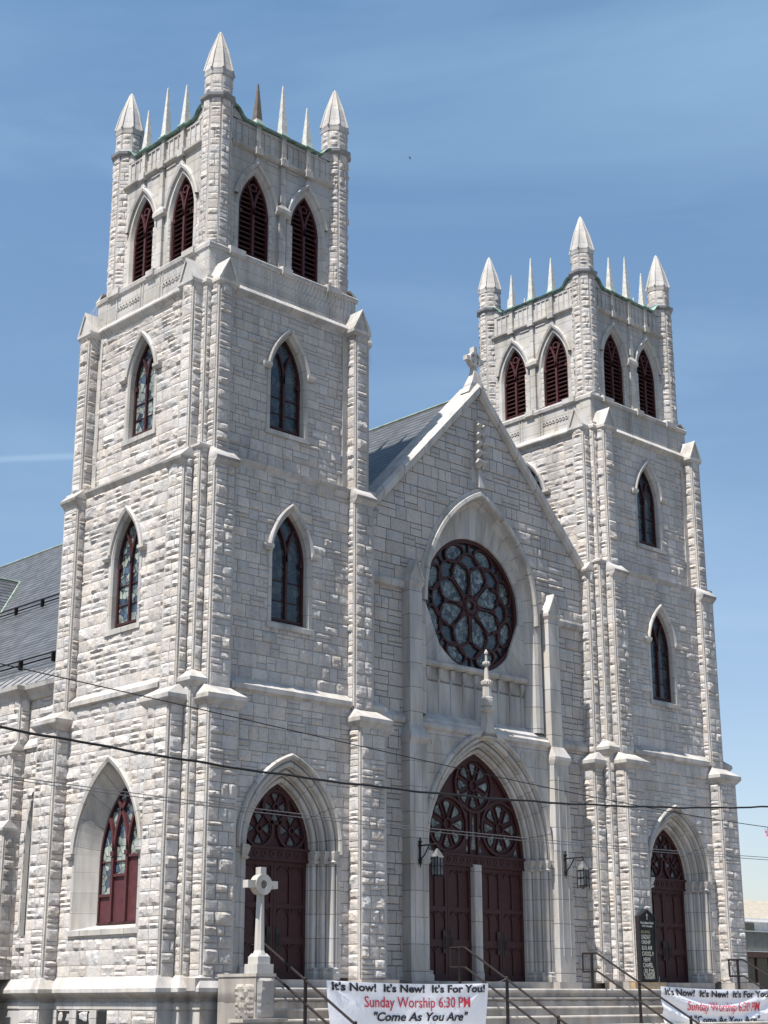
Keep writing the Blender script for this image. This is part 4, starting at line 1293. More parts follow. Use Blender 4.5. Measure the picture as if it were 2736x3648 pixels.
# panelled cornerstone on the right tower buttress
cs = MB()
RFl = Fr((S + 5.48 + 0.27, 0, 0), (0, -1, 0), (-1, 0, 0))   # flank facing left
RFl = Fr((S + 5.75, 0, 0), (0, -1, 0), (-1, 0, 0))
cs.box(RFl, 1.34, 1.935, 0.62, 1.78, -0.3, 0.03, M_ASH, (1.1, 1.1, 1.1), 9)
cs.ribbon(RFl, [(1.42, 0.78), (1.86, 0.78), (1.86, 1.66), (1.42, 1.66)], 0.06, 0.02, 0.06, M_ASH, closed=True, col=(1.1, 1.1, 1.1))
cs.box(RFl, 1.5, 1.78, 1.58, 1.65, 0.02, 0.05, M_BLACK)
cs.build("cornerstone", church)

# ------------------------------------------------------------------ roofs
rf = MB()
def roofquad(P):
    P = np.array(P, float)
    e1 = P[1] - P[0]; e1 /= np.linalg.norm(e1)
    nrm = np.cross(P[1] - P[0], P[3] - P[0]); nrm /= np.linalg.norm(nrm)
    e2 = np.cross(nrm, e1)
    U = [((p - P[0]) @ e1, (p - P[0]) @ e2) for p in P]
    rf.polys([P], M_SLATE, None, [U])
RZ = 24.75
kx, kz = 7.4, RZ - 1.0 * (CX - 7.4) + 0.1
ex, ez = 0.0, 12.25
y0, y1 = 0.45, 60
for sgn in (-1, 1):
    fx = lambda x: CX + sgn * (CX - x)
    if sgn < 0:
        X = lambda x: x
        roofquad([(kx, y1, kz), (kx, y0, kz), (CX, y0, RZ), (CX, y1, RZ)])
        roofquad([(ex, y1, ez), (ex, 7.2, ez), (kx, 7.2, kz), (kx, y1, kz)])
        roofquad([(6.9, 7.3, kz - .42), (6.9, y0, kz - .42), (kx, y0, kz), (kx, 7.3, kz)])
    else:
        X = lambda x: 2 * CX - x
        roofquad([(X(kx), y0, kz), (X(kx), y1, kz), (CX, y1, RZ), (CX, y0, RZ)])
        roofquad([(X(ex), 7.2, ez), (X(ex), y1, ez), (X(kx), y1, kz), (X(kx), 7.2, kz)])
# transept roof running out to the left
TY, TZ = 31.3, 21.85
roofquad([(-9, TY - 11.5, TZ - 10.2), (12.2, TY - 11.5, TZ - 10.2), (12.2, TY, TZ), (-9, TY, TZ)])
roofquad([(12.2, TY + 11.5, TZ - 10.2), (-9, TY + 11.5, TZ - 10.2), (-9, TY, TZ), (12.2, TY, TZ)])
roof = rf.build("roof", church)
rd = MB()
rd.tube([(CX, 0.5, RZ + .03), (CX, 60, RZ + .03)], 0.06, M_RIDGE, 8)
rd.tube([(-9, TY, TZ + .03), (11.2, TY, TZ + .03)], 0.07, M_RIDGE, 8)
# valley flashing
sl = (kz - ez) / (kx - ex)
vp = []
for zz in np.linspace(TZ, 13.0, 14):
    yv = TY - (TZ - zz) / (10.2 / 11.5)
    xv = CX - (RZ - zz) / ((RZ - kz) / (CX - kx)) if zz > kz else kx - (kz - zz) / sl
    vp.append((xv, yv, zz + .04))
rd.tube(vp, 0.06, M_RIDGE, 6)
rd.build("ridge_flashing", roof)
# standing seam strip, cornice
ev = MB()
LWF = Fr((0, 0, 0), (0, -1, 0), (-1, 0, 0))       # u=-y, d=-x
ev.prof(LWF, -26, -7.4, [(11.52, 0.95), (12.27, -0.02)], M_OXIDE, None, 9, False)
for k in range(26):
    y = 7.6 + k * 0.72
    ev.tube([(-0.95, y, 11.55), (0.0, y, 12.30)], 0.03, M_OXIDE, 5)
ev.build("eave_strip", roof)
sg_ = MB()
for (x, z) in ((7.6, kz + 0.25), (0.65, ez + 0.62)):
    for h in (0.10, 0.26):
        sg_.tube([(x - h * .5, 7.3, z + h), (x - h * .5, 40, z + h)], 0.035, M_IRON, 6)
    for k in range(14):
        y = 7.9 + k * 2.45 + (0.4 if x > 3 else 0)
        sg_.box(WORLD, x - .16, x + .02, z - .1, z + .30, -y - .04, -y + .04, M_IRON)
sg_.build("snow_guard", roof)

# ------------------------------------------------------------------ aisle wall behind the left tower
aw = MB()
rng3 = random.Random(21)
AW = 0.75
for y0, y1 in ((7.3, 9.75), (11.3, 15.3), (16.8, 25)):
    hl = [lambda u, z: arch_in(u, z, 0.75, 5.2, 8.0, 2.2, 0.02, -8.6)] if y0 < 8 else []
    rub(aw, LWF, -y1, -y0, 0.7, 9.1, AW, rng3, 0.06, 0.7, 0.1, hl)
    rub(aw, LWF, -y1, -y0, 9.45, 11.0, AW - .1, rng3, 0.06, 0.7, 0.1)
    aw.prof(LWF, -y1, -y0, [(9.0, .7), (9.06, .86), (9.16, .86), (9.5, .62)], M_CAP)
aw.prof(LWF, -25, -7.3, [(10.9, .6), (10.95, .8), (11.1, .86), (11.3, 1.05), (11.46, 1.08), (11.5, .6)], M_CAP, None, 1.6)
for y0 in (9.75, 15.3):
    yb = y0 + 1.5
    for z0, z1, d in ((0.7, 5.95, 1.42), (6.0, 8.9, 1.26), (9.3, 11.0, 1.1)):
        aw.box(LWF, -yb, -y0, z0, z1 + .3, .3, d, M_CAP, None, 0.42)
        rub(aw, LWF, -yb + .08, -y0 - .08, z0, z1, d + .006, rng3, 0.06, 0.7, 0.1, wmin=.35, wmax=.7)
        f2 = Fr((0, y0, 0), (-1, 0, 0), (0, -1, 0))
        f2 = Fr((0, y0, 0), (1, 0, 0), (0, -1, 0))
        rub(aw, f2, -d + .06, -.68, z0, z1, 0.006, rng3, 0.05, 0.7, 0.1, wmin=.3, wmax=.5)
    aw.loft(LWF, [(5.85, -yb - .02, -y0 + .02, .5, 1.44), (6.0, -yb - .06, -y0 + .06, .5, 1.54), (6.1, -yb - .06, -y0 + .06, .5, 1.54), (6.4, -yb, -y0, .5, 1.26)], M_CAP, js=9)
    aw.loft(LWF, [(8.75, -yb - .02, -y0 + .02, .5, 1.28), (8.88, -yb - .06, -y0 + .06, .5, 1.38), (9.0, -yb - .06, -y0 + .06, .5, 1.38), (9.35, -yb, -y0, .5, 1.1)], M_CAP, js=9)
    aw.loft(LWF, [(10.9, -yb - .02, -y0 + .02, .5, 1.12), (11.1, -yb - .04, -y0 + .04, .5, 1.2), (11.3, -yb - .15, -y0 + .15, .5, 1.38), (11.46, -yb - .15, -y0 + .15, .5, 1.4), (11.52, -yb - .1, -y0 + .1, .5, 1.0)], M_CAP, js=9)
    for z0, z1, dd in ((0.34, .72, 1.42),):
        pass
    bsx = [(z, 1.44 + o) for z, o in BP]
    aw.prof(LWF, -yb - .25, -y0 + .25, bsx, M_CAP)
aw.box(WORLD, -0.6, 0.2, -2.6, 11.4, -25, -7.3, M_BLACK)
aisle = aw.build("aisle_wall", church)
sw = lancet(LWF, -8.6, 0.62, 2.25, 5.2, 8.0, 0.35, AW, aisle, 5.3, M_GLASS, splay=0.12, band=0.16, hood=0.02) if False else None
am = MB()
sweep(am, LWF, 0.62, 5.2, 7.9, 2.2, [(0, .3), (.18, AW + .03), (.30, AW + .03), (.31, AW - .05)], M_ASH, -8.55, 0.6)
am.prof(LWF, -9.45, -7.65, [(1.8, .7), (1.8, .86), (1.95, .86), (2.3, .35)], M_ASH)
fill_arch(am, LWF, 0.62, 5.2, 7.9, 2.2, 0.34, M_WOOD, -8.55)
am.build("aisle_window", church)

# ------------------------------------------------------------------ ground, street, steps
def structure(name, mb):
    o = mb.build(name); o["kind"] = "structure"; return o
GZ = -2.75
gm = MB(); gm.polys([[(-3000, -3000, GZ - .15), (3000, -3000, GZ - .15), (3000, 3000, GZ - .15), (-3000, 3000, GZ - .15)]], M_GRASS); structure("ground", gm)
gm = MB(); gm.polys([[(-400, -44, GZ - .13), (400, -44, GZ - .13), (400, -16, GZ - .13), (-400, -16, GZ - .13)]], M_ASPH); structure("road", gm)
gm = MB(); gm.box(WORLD, -400, 400, GZ - .14, GZ, 9.6, 16, M_PAVE, None, 9); structure("pavement", gm)
gm = MB()
gm.box(WORLD, 0.15, 60, PZ - 3, PZ - 0.13, 0.2, 2.72, M_GRAN, None, 9)
gm.loft(WORLD, [(PZ - .14, .18, 60, .2, 2.76), (PZ - .06, .18, 60, .2, 2.78), (PZ - .03, .18, 60, .2, 2.775), (PZ, .18, 60, .2, 2.74)], M_GRAN, (1.1, 1.1, 1.1), 9)  # platform edge toned lighter: sunlit nosing put into the colour
gm.build("platform")["kind"] = "structure"
st = MB()
rise, trd = 0.312, 0.55
for k in range(1, 11):
    zt_ = PZ - rise * k
    yy = 2.75 + trd * k
    rr_ = random.Random(k)
    x = 0.22
    while x < 60:
        L_ = rr_.uniform(2.2, 3.6)
        tn = rr_.uniform(.92, 1.04)
        c3 = (tn, tn * .985, tn * .96)
        st.box(WORLD, x + .004, min(x + L_, 60) - .004, zt_ - rise + .0, zt_ - 0.05, yy - trd - .05, yy - .03, M_GRAN, c3, 9)
        st.loft(WORLD, [(zt_ - .09, x + .004, min(x + L_, 60) - .004, yy - trd - .05, yy - .01), (zt_ - .07, x + .004, min(x + L_, 60) - .004, yy - trd - .05, yy), (zt_ - .035, x + .004, min(x + L_, 60) - .004, yy - trd - .05, yy - .005), (zt_, x + .004, min(x + L_, 60) - .004, yy - trd - .05, yy - .04)], M_GRAN, tuple(v * 1.1 for v in c3), 9)  # treads and nosings tinted brighter, a painted sunlit edge
        x += L_
o = st.build("entrance_steps")
tag(o, "long flight of granite steps in front of the church doors", "steps")

# cheek block with boulder-like rough face
ch = MB()
ch.box(WORLD, -0.56, 0.18, GZ, 0.66, 2.26, 4.12, M_GRAN, (.80, .78, .76), 9)
ch.box(WORLD, -0.59, 0.21, 0.66, 0.75, 2.26, 4.15, M_GRAN, (.95, .93, .90), 9)
CF = Fr((-0.56, 0, 0), (0, -1, 0), (-1, 0, 0))
rub(ch, WORLD, -0.52, 0.15, -0.56, 0.64, 4.12, random.Random(3), 0.17, 1.0, 0.09, row=(1.3, 1.4), wmin=0.7, wmax=0.9, m=M_GRAN, base_tone=.80, mort=.8)
rub(ch, CF, 3.15, 4.05, -0.56, 0.45, 0.0, random.Random(4), 0.13, 1.0, 0.08, row=(0.9, 1.0), wmin=0.6, wmax=0.9, m=M_GRAN, base_tone=.82, mort=.8)
cheek = ch.build("cheek_block")
tag(cheek, "rough granite block at the left end of the steps, under the stone cross", "stone block")
cl = MB()
cl.box(WORLD, -1.38, 0.28, GZ, -0.66, 3.95, 4.56, M_GRAN, (.92, .9, .88), 9)
cl.box(WORLD, -1.42, 0.32, -0.66, -0.56, 3.9, 4.60, M_GRAN, (1.02, 1., .97), 9)
cl.build("lower_block", cheek)

# celtic cross
xr = MB()
XX, XY = -0.22, -3.84
XF = Fr((XX, XY, 0), (1, 0, 0), (0, -1, 0))
xr.loft(XF, [(0.75, -.33, .31, -.31, .31), (1.03, -.33, .31, -.31, .31)], M_ASH, js=9)
xr.loft(XF, [(1.03, -.25, .23, -.24, .24), (1.25, -.25, .23, -.24, .24)], M_ASH, js=9)
def octs(z, r): return (z, r / math.cos(math.pi / 8))
xr.loft(XF, [(1.25, -.24, .22, -.23, .23), (1.34, -.18, .16, -.17, .17)], M_ASH, js=9)
xr.lathe((XX - .01, XY), [octs(1.30, .20), octs(1.43, .15), octs(3.12, .112)], M_ASH, 8, math.pi / 8, None, 9)
xr.ribbon(XF, circ(0, 3.40, 0.225, 24), 0.19, -.15, .16, M_ASH, closed=True)
xr.box(XF, -.12, .10, 3.58, 3.93, -.12, .13, M_ASH, None, 9)
xr.box(XF, -.62, -.27, 3.29, 3.52, -.12, .13, M_ASH, None, 9)
xr.box(XF, .26, .58, 3.29, 3.52, -.12, .13, M_ASH, None, 9)
tag(xr.build("stone_cross"), "pale ringed stone cross on a stepped base beside the left doorway", "stone cross")

# ------------------------------------------------------------------ handrails
def handrail(x, ztop, label):
    root = empty("handrail", (x, -2.33, PZ), label, "handrail", "iron handrails on the church steps")
    zt_ = ztop; zm = ztop - 0.68
    k = 0.56
    ystart, yend = -2.6, -8.0
    def add(mb, nm):
        o = mb.build(nm); adopt(root, o); return o
    for nm, z in (("top_rail", zt_), ("mid_rail", zm)):
        m_ = MB(); m_.tube([(x, -1.88, z), (x, ystart, z), (x, yend, z - k * (ystart - yend))], 0.042, M_IRON, 8); add(m_, nm)
    m_ = MB(); m_.tube([(x, -1.88, zt_ + .03), (x, -1.88, zm - .03)], 0.034, M_IRON, 6); add(m_, "end_bar")
    for y in (-2.33, -4.58, -6.85):
        zb_ = PZ if y > -2.5 else PZ - rise * math.ceil((-y - 2.75) / trd)
        zz = zt_ if y > ystart else zt_ - k * (ystart - y)
        m_ = MB(); m_.box(WORLD, x - .04, x + .04, zb_, zz, -y - .04, -y + .04, M_IRON)
        m_.lathe((x, y), [(zb_, .1), (zb_ + .03, .1), (zb_ + .04, .05)], M_IRON, 8)
        if y < -2.5: m_.lathe((x, y), [(zz + .02, .05), (zz + .06, .06), (zz + .1, .03)], M_IRON, 8)
        add(m_, "post")
    return root
handrail(1.02, 1.66, "iron handrail running down beside the stone cross")
handrail(10.25, 1.75, "iron handrail in front of the left leaf of the middle doors")
handrail(17.7, 1.68, "iron handrail in front of the black letter board")
handrail(27.6, 1.59, "iron handrail furthest right, beside the panelled cornerstone")

# ------------------------------------------------------------------ text helper
def text_polys(mb, txt, size, mat, fn, bold=0.0, shear=0.0, align='CENTER', xs=1.0, sub=9.0):
    cu = bpy.data.curves.new("tmp", 'FONT')
    cu.body = txt; cu.size = size; cu.offset = bold; cu.shear = shear; cu.align_x = align
    cu.resolution_u = 3
    o = bpy.data.objects.new("tmp", cu); COL.objects.link(o)
    dg = bpy.context.evaluated_depsgraph_get()
    me = bpy.data.meshes.new_from_object(o.evaluated_get(dg))
    for p in me.polygons:
        vv = [(me.vertices[i].co.x * xs, me.vertices[i].co.y) for i in p.vertices]
        stack = [(vv[0], vv[i], vv[i + 1]) for i in range(1, len(vv) - 1)]
        done = []
        while stack:
            tr = stack.pop()
            ls = [math.dist(tr[i], tr[(i + 1) % 3]) for i in range(3)]
            k = ls.index(max(ls))
            if ls[k] > sub:
                a_, b_, c_ = tr[k], tr[(k + 1) % 3], tr[(k + 2) % 3]
                m_ = ((a_[0] + b_[0]) / 2, (a_[1] + b_[1]) / 2)
                stack += [(a_, m_, c_), (m_, b_, c_)]
            else: done.append([fn(*q_) for q_ in tr])
        mb.polys(done, mat)
    bpy.data.objects.remove(o); bpy.data.curves.remove(cu); bpy.data.meshes.remove(me)

# ------------------------------------------------------------------ banners
def banner(x0, x1, ztl, ztr, H, Y, label, fold, ties, squeeze):
    root = empty("banner", ((x0 + x1) / 2, -Y, ztl - H), label, "banner", "white worship banners tied between the handrails")
    W = x1 - x0
    def surf(s, t, off=0.0):
        """s 0..1, t 0..1 downwards"""
        z = ztl + (ztr - ztl) * s - H * t
        z -= 0.06 * math.sin(math.pi * s) * (1 - t)
        x = x0 + W * s + (0.022 * W * (t ** 1.2)) * (1 - 2 * s) * 0.9
        d = Y
        if fold == 1:
            d += 0.05 * math.sin(2 * math.pi * (1.6 * s + 0.2 * t)) * t
            q = math.hypot((1 - s) * W / H, t) ; an = math.atan2(t, (1 - s) * W / H + 1e-4)
            d += 0.028 * math.sin(an * 12) * math.exp(-q * 1.2) * min(q * 3, 1)
            q = math.hypot(s * W / H, t); an = math.atan2(t, s * W / H + 1e-4)
            d += 0.02 * math.sin(an * 11) * math.exp(-q * 1.3) * min(q * 3, 1)
        else:
            sag = 4 * s * (1 - s)
            ph = t * 2.6 - sag * 0.95
            d += 0.055 * math.sin(2 * math.pi * ph) * (0.25 + 0.75 * min(1, t * 2)) * (1 - 0.3 * t)
            q = math.hypot((1 - s) * W / H, t); an = math.atan2(t, (1 - s) * W / H + 1e-4)
            d += 0.03 * math.sin(an * 11) * math.exp(-q * 1.0)
            z -= 0.10 * sag * t
        return (x, -(d + off), z)
    NS, NT = 90, 34
    mb = MB(); q = []
    for i in range(NS):
        for j in range(NT):
            q.append([surf(i / NS, (j + 1) / NT), surf((i + 1) / NS, (j + 1) / NT), surf((i + 1) / NS, j / NT), surf(i / NS, j / NT)])
    mb.polys(q, M_CLOTH)
    o = mb.build("cloth", smooth=True); adopt(root, o)
    mb = MB()
    for txt, size, mat, tc_, wfrac, bold, shear, sc0 in (("It's Now!  It's New!  It's For You!", 0.34, M_INK, 0.105, 0.95, 0.012, 0, 0.5),
                                                    ("Sunday Worship 6:30 PM", 0.49, M_RED, 0.395, 0.665, 0.003, 0, 0.545),
                                                    ("\"Come As You Are\"", 0.38, M_INK, 0.70, 0.60, 0.010, 0.25, 0.555)):
        cu = bpy.data.curves.new("tmp", 'FONT'); cu.body = txt; cu.size = size; cu.offset = bold; cu.shear = shear; cu.align_x = 'CENTER'
        oo = bpy.data.objects.new("tmp", cu); COL.objects.link(oo); bpy.context.view_layer.update()
        wd = oo.dimensions.x; bpy.data.objects.remove(oo); bpy.data.curves.remove(cu)
        f = wfrac * W / wd
        def fn(x, y, tc_=tc_, f=f, sc0=sc0, size=size):
            return surf(sc0 + x * f / W, tc_ - (y - size * 0.35) / H * squeeze, 0.03 if fold == 1 else 0.05)
        text_polys(mb, txt, size, mat, fn, bold, shear, sub=0.06)
    o = mb.build("lettering"); adopt(root, o)
    for (p, s, t) in ties:
        m_ = MB(); e = surf(s, t); mid = tuple((a + b_) / 2 for a, b_ in zip(p, e)); mid = (mid[0], mid[1], mid[2] - 0.05)
        m_.tube([p, mid, e], 0.012, M_WIRE, 5); o = m_.build("cord"); adopt(root, o)
kk = 0.56
def posttop(x, zt_): return (x, -4.60, zt_ - kk * (4.58 - 2.6) + 0.03)
banner(1.85, 9.25, 0.56, 0.50, 1.52, 4.62, "white worship banner hung between the stone cross and the middle doors", 1,
       [(posttop(1.02, 1.66), 0, 0), (posttop(10.25, 1.75), 1, 0)], 1.0)
banner(18.95, 26.5, 0.44, 0.34, 1.62, 4.62, "sagging folded worship banner hung below the black letter board at the right", 2,
       [(posttop(17.7, 1.68), 0, 0), (posttop(27.6, 1.59), 1, 0)], 1.0)

# ------------------------------------------------------------------ letter board
SBX0, SBX1, SBY = 21.05, 22.22, -2.1
root = empty("letter_board", ((SBX0 + SBX1) / 2, SBY + .3, 0.62), "tall black letter board with white letters standing left of the right doorway", "notice board")
LBF = Fr(((SBX0 + SBX1) / 2, SBY, 0), (1, 0, 0), (0, -1, 0))
hw = (SBX1 - SBX0) / 2
mb = MB()
ol = [(-hw, .62), (hw, .62), (hw, 3.22), (0, 3.52), (-hw, 3.22)]
mb.prism(Fr((0, 0, 0), (1, 0, 0), (0, 1, 0)), [(0, 0, 0)] * 3, [(0, 0, 0)] * 3, M_BOARD) if False else None
Fp = LBF([(u, z, 0.0) for u, z in ol]); Bp = LBF([(u, z, -0.52) for u, z in ol])
mb.polys([Fp], M_BOARD); mb.polys([Bp[::-1]], M_BOARD)
mb.polys([[Bp[i], Bp[(i + 1) % 5], Fp[(i + 1) % 5], Fp[i]] for i in range(5)], M_BOARD)
mb.ribbon(LBF, [(-hw + .05, .7), (hw - .05, .7), (hw - .05, 3.19), (0, 3.46), (-hw + .05, 3.19)], 0.08, -.01, 0.05, M_BOARD, closed=True)
mb.box(LBF, -hw + .06, hw - .06, 2.70, 2.74, 0, .04, M_BOARD)
adopt(root, mb.build("case"))
mb = MB()
mb.box(LBF, -.014, .014, 3.08, 3.34, .005, .03, M_LETTER); mb.box(LBF, -.07, .07, 3.24, 3.265, .005, .031, M_LETTER)
lines = [("First Lutheran Church", 0.13, 2.96, 0.82, M_LETTER, 0), ("Of The Reformation", 0.115, 2.82, 0.66, M_LETTER, 0),
         ("A.S. IN AC.", 0.17, 2.56, 0.60, M_LETTERY, -.12), ("UNDAY", 0.27, 2.31, 0.62, M_LETTER, -.12), ("ORSHIP", 0.22, 2.09, 0.60, M_LETTER, -.12),
         ("&10 AM", 0.26, 1.86, 0.66, M_LETTER, -.08), ("CHOOL 9", 0.26, 1.60, 0.74, M_LETTER, -.06), ("NEW!", 0.25, 1.36, 0.46, M_LETTER, -.08),
         ("CHAPEL", 0.25, 1.12, 0.68, M_LETTER, -.06), (":30 P.M.", 0.24, 0.88 + .02, 0.76, M_LETTER, 0.0),
         ("R. PASTOR", 0.0, 0, 0, M_LETTER, 0)]
lines = lines[:-1]
zc = [2.96, 2.82, 2.585, 2.385, 2.175, 1.965, 1.73, 1.52, 1.31, 1.10, 0.93, 0.83]
lines = [("First Lutheran Church", .125, 2.96, .86, M_LETTER, 0), ("Of The Reformation", .11, 2.83, .68, M_LETTER, 0), ("A.S. IN AC.", .15, 2.60, .60, M_LETTERY, -.12),
         ("UNDAY", .25, 2.40, .60, M_LETTER, -.13), ("ORSHIP", .20, 2.19, .60, M_LETTER, -.13), ("&10 AM", .24, 1.97, .66, M_LETTER, -.09),
         ("CHOOL 9", .24, 1.74, .74, M_LETTER, -.05), ("NEW!", .24, 1.51, .44, M_LETTER, -.12), ("CHAPEL", .24, 1.29, .66, M_LETTER, -.07),
         (":30 P.M.", .23, 1.07, .74, M_LETTER, -.01), ("R. PASTOR", .16, .92, .70, M_LETTER, -.01), (". ELIZABETH", .14, .80, .70, M_LETTER, 0)]
for txt, size, zz, wd_, mat, dx in lines:
    cu = bpy.data.curves.new("tmp", 'FONT'); cu.body = txt; cu.size = size; cu.align_x = 'CENTER'
    oo = bpy.data.objects.new("tmp", cu); COL.objects.link(oo); bpy.context.view_layer.update()
    f = wd_ / oo.dimensions.x; bpy.data.objects.remove(oo); bpy.data.curves.remove(cu)
    text_polys(mb, txt, size, mat, lambda x, y: tuple(LBF([(x * f + dx, zz + y - size * .35, 0.012)])[0]), 0.006)
adopt(root, mb.build("lettering"))
mb = MB(); mb.box(WORLD, 20.4, 22.45, PZ - .02, 0.62, 1.4, 2.32, M_RUST)
adopt(root, mb.build("footing", None, "rust-stained granite footing"))

# ------------------------------------------------------------------ wall lanterns
def lantern(x, label):
    root = empty("wall_lantern", (x, -0.79, 5.2), label, "lantern", "iron wall lanterns either side of the middle doors")
    y0 = -0.79; ye = -1.72
    mb = MB()
    mb.tube([(x, y0 - .04, 4.82), (x, y0 - .04, 5.56)], 0.045, M_IRON, 8)
    for z, r in ((5.56, .07), (5.66, .03), (4.9, .08), (4.8, .07), (4.7, .02), (5.42, .08)):
        mb.lathe((x, y0 - .05), [(z - .06, .02), (z - .02, r), (z + .03, r), (z + .06, .02)], M_IRON, 8)
    mb.tube([(x, y0 - .04, 5.42), (x, ye, 5.42)], 0.03, M_IRON, 6)
    mb.tube([(x, y0 - .05, 4.92), (x, y0 - .25, 5.05), (x, y0 - .5, 5.38)], 0.025, M_IRON, 6)
    mb.tube([(x, ye, 5.45), (x, ye - .05, 5.38), (x, ye, 5.3)], 0.025, M_IRON, 6)
    adopt(root, mb.build("bracket"))
    mb = MB()
    mb.lathe((x, ye), [(5.26, .02), (5.24, .05), (4.95, .24), (4.92, .255), (4.90, .22)], M_LROOF, 4, math.pi / 4)
    adopt(root, mb.build("lamp_roof"))
    mb = MB()
    for sx in (-1, 1):
        for sy in (-1, 1):
            mb.tube([(x + sx * .165, ye + sy * .165, 4.98), (x + sx * .165, ye + sy * .165, 4.18)], 0.02, M_IRON, 6)
    for z in (4.92, 4.62, 4.30):
        P = [(x - .165, ye - .165, z), (x + .165, ye - .165, z), (x + .165, ye + .165, z), (x - .165, ye + .165, z), (x - .165, ye - .165, z)]
        for a_, b_ in zip(P[:-1], P[1:]): mb.tube([a_, b_], 0.016, M_IRON, 5)
    for dx_, dy_ in ((0, -.165), (0, .165), (.165, 0), (-.165, 0)):
        mb.tube([(x + dx_, ye + dy_, 4.92), (x + dx_, ye + dy_, 4.24)], 0.014, M_IRON, 5)
    adopt(root, mb.build("cage"))
    mb = MB(); mb.lathe((x, ye), [(4.32, .205), (4.90, .205)], M_LGLASS, 4, math.pi / 4); adopt(root, mb.build("glass"))
lantern(9.80, "black iron lantern on a bracket left of the middle doors")
lantern(18.12, "black iron lantern on a bracket right of the middle doors")

# ------------------------------------------------------------------ overhead cables
def cable(pts, r, mat, label, twist=0.0):
    X = [p[0] for p in pts]; Z = [p[1] for p in pts]
    c = np.polyfit(X, Z, 3)
    xs = np.linspace(min(X) - 6, max(X) + 6, 160)
    P = [(x, -24.0 - 0.0, float(np.polyval(c, x)) + twist * math.sin(x * 3.4) + twist * .6 * math.sin(x * 7.7 + 1)) for x in xs]
    m_ = MB(); m_.tube(P, r, mat, 7)
    tag(m_.build("overhead_cable"), label, "cable")
cable([(-21.24, 3.46), (-19.4, 3.39), (-17.32, 3.33), (-14.17, 3.26), (-9.88, 3.38), (-6.38, 3.59), (-2.96, 3.85)], 0.019, M_CABLE, "thick black twisted cable crossing in front of the doorways", 0.006)
cable([(-21.31, 4.32), (-18.22, 4.12), (-12.3, 3.77), (-8.54, 3.56), (-3.01, 3.43)], 0.008, M_CABLE, "thin dark cable, highest at the left, crossing below the first string courses")
cable([(-21.19, 2.84), (-17.3, 2.745), (-12.33, 2.70), (-3.1, 2.80)], 0.0065, M_WIRE, "thin grey wire, upper of the lowest close pair across the doorways")
cable([(-21.19, 2.80), (-17.3, 2.695), (-12.33, 2.65), (-3.11, 2.75)], 0.0065, M_WIRE, "thin grey wire, lower of the lowest close pair across the doorways")

# ------------------------------------------------------------------ netting on the left tower
nb = MB()
def netring(z, e, wob):
    P = []
    n = 20
    for fi, (sx, sy, dx, dy) in enumerate(((-1, -1, 1, 0), (1, -1, 0, 1), (1, 1, -1, 0), (-1, 1, 0, -1))):
        for i in range(n):
            t_ = i / n
            ww = wob * math.sin(t_ * 17 + z * 3 + fi)
            X_, Y_ = (sx + dx * 2 * t_) * (e + ww), (sy + dy * 2 * t_) * (e + ww)
            lim = e + 3.72 if e > 4 else 9
            if abs(X_) + abs(Y_) > lim:
                f_ = lim / (abs(X_) + abs(Y_)); X_ *= f_; Y_ *= f_
            P.append((3 + X_, 3 + Y_, z + 0.03 * math.sin(t_ * 21 + fi)))
    return P
rings = [netring(26.42, 3.78, .01), netring(25.9, 4.12, .02), netring(25.2, 4.46, .02), netring(24.4, 4.44, .02), netring(23.7, 4.42, .02)]
zz = [26.42, 25.9, 25.2, 24.4, 23.7]
q = []; U = []
for a_, b_, za, zb_ in zip(rings[:-1], rings[1:], zz[:-1], zz[1:]):
    n = len(a_)
    for i in range(n):
        j = (i + 1) % n
        q.append([b_[i], b_[j], a_[j], a_[i]])
        l0, l1 = i * 9.0 / 20, (i + 1) * 9.0 / 20
        U.append([(l0, zb_), (l1, zb_), (l1, za), (l0, za)])
nb.polys(q, M_NET, None, U)
tag(nb.build("bird_netting"), "grey wire netting draped round the left tower below the belfry louvres", "netting")

# ------------------------------------------------------------------ background building on the right
root = empty("low_building", (68, 24, GZ), "low building with tan roof and glazed porch beyond the right tower", "building")
BF = Fr((0, 20, 0), (1, 0, 0), (0, -1, 0))
def part(nm, f, lab=None):
    m_ = MB(); f(m_); adopt(root, m_.build(nm, None, lab))
part("wall", lambda m_: (m_.box(BF, 58, 90, GZ, 5.3, -10, -1.2, M_SIDING, None, 0.45)))
part("roof", lambda m_: (m_.prof(BF, 57.5, 90.5, [(5.32, -.9), (6.9, -4.5), (6.9, -5)], M_SHING), m_.prof(BF, 57.5, 90.5, [(5.08, -1.3), (5.08, -.9), (5.22, -.8), (5.3, -.8), (5.34, -1.3)], M_WHITEP)))
part("porch_roof", lambda m_: (m_.box(BF, 57.8, 90, 3.0, 4.3, -1.3, 0.5, M_PORCH), m_.box(BF, 57.7, 90, 4.3, 4.36, -1.3, 0.6, M_WHITEP), m_.box(BF, 57.7, 90, 2.62, 2.98, -1.3, 0.65, M_FASCIA), m_.box(BF, 57.7, 90, 2.98, 3.03, -1.3, 0.7, M_WHITEP)))
for i in range(4):
    part("upper_window", lambda m_, i=i: (m_.box(BF, 60.5 + i * 3.0, 61.7 + i * 3.0, 4.46, 5.0, -1.25, -1.15, M_DKWIN), m_.box(BF, 60.4 + i * 3.0, 61.8 + i * 3.0, 4.4, 4.46, -1.25, -1.05, M_WHITEP)))
part("window", lambda m_: (m_.box(BF, 58, 90, 0.2, 2.62, -1.3, 0.0, M_DKWIN), [m_.box(BF, 58 + i * 1.6, 58.12 + i * 1.6, 0.2, 2.62, 0, .1, M_FASCIA) for i in range(20)], m_.box(BF, 58, 90, GZ, .2, -1.3, .1, M_PORCH)))

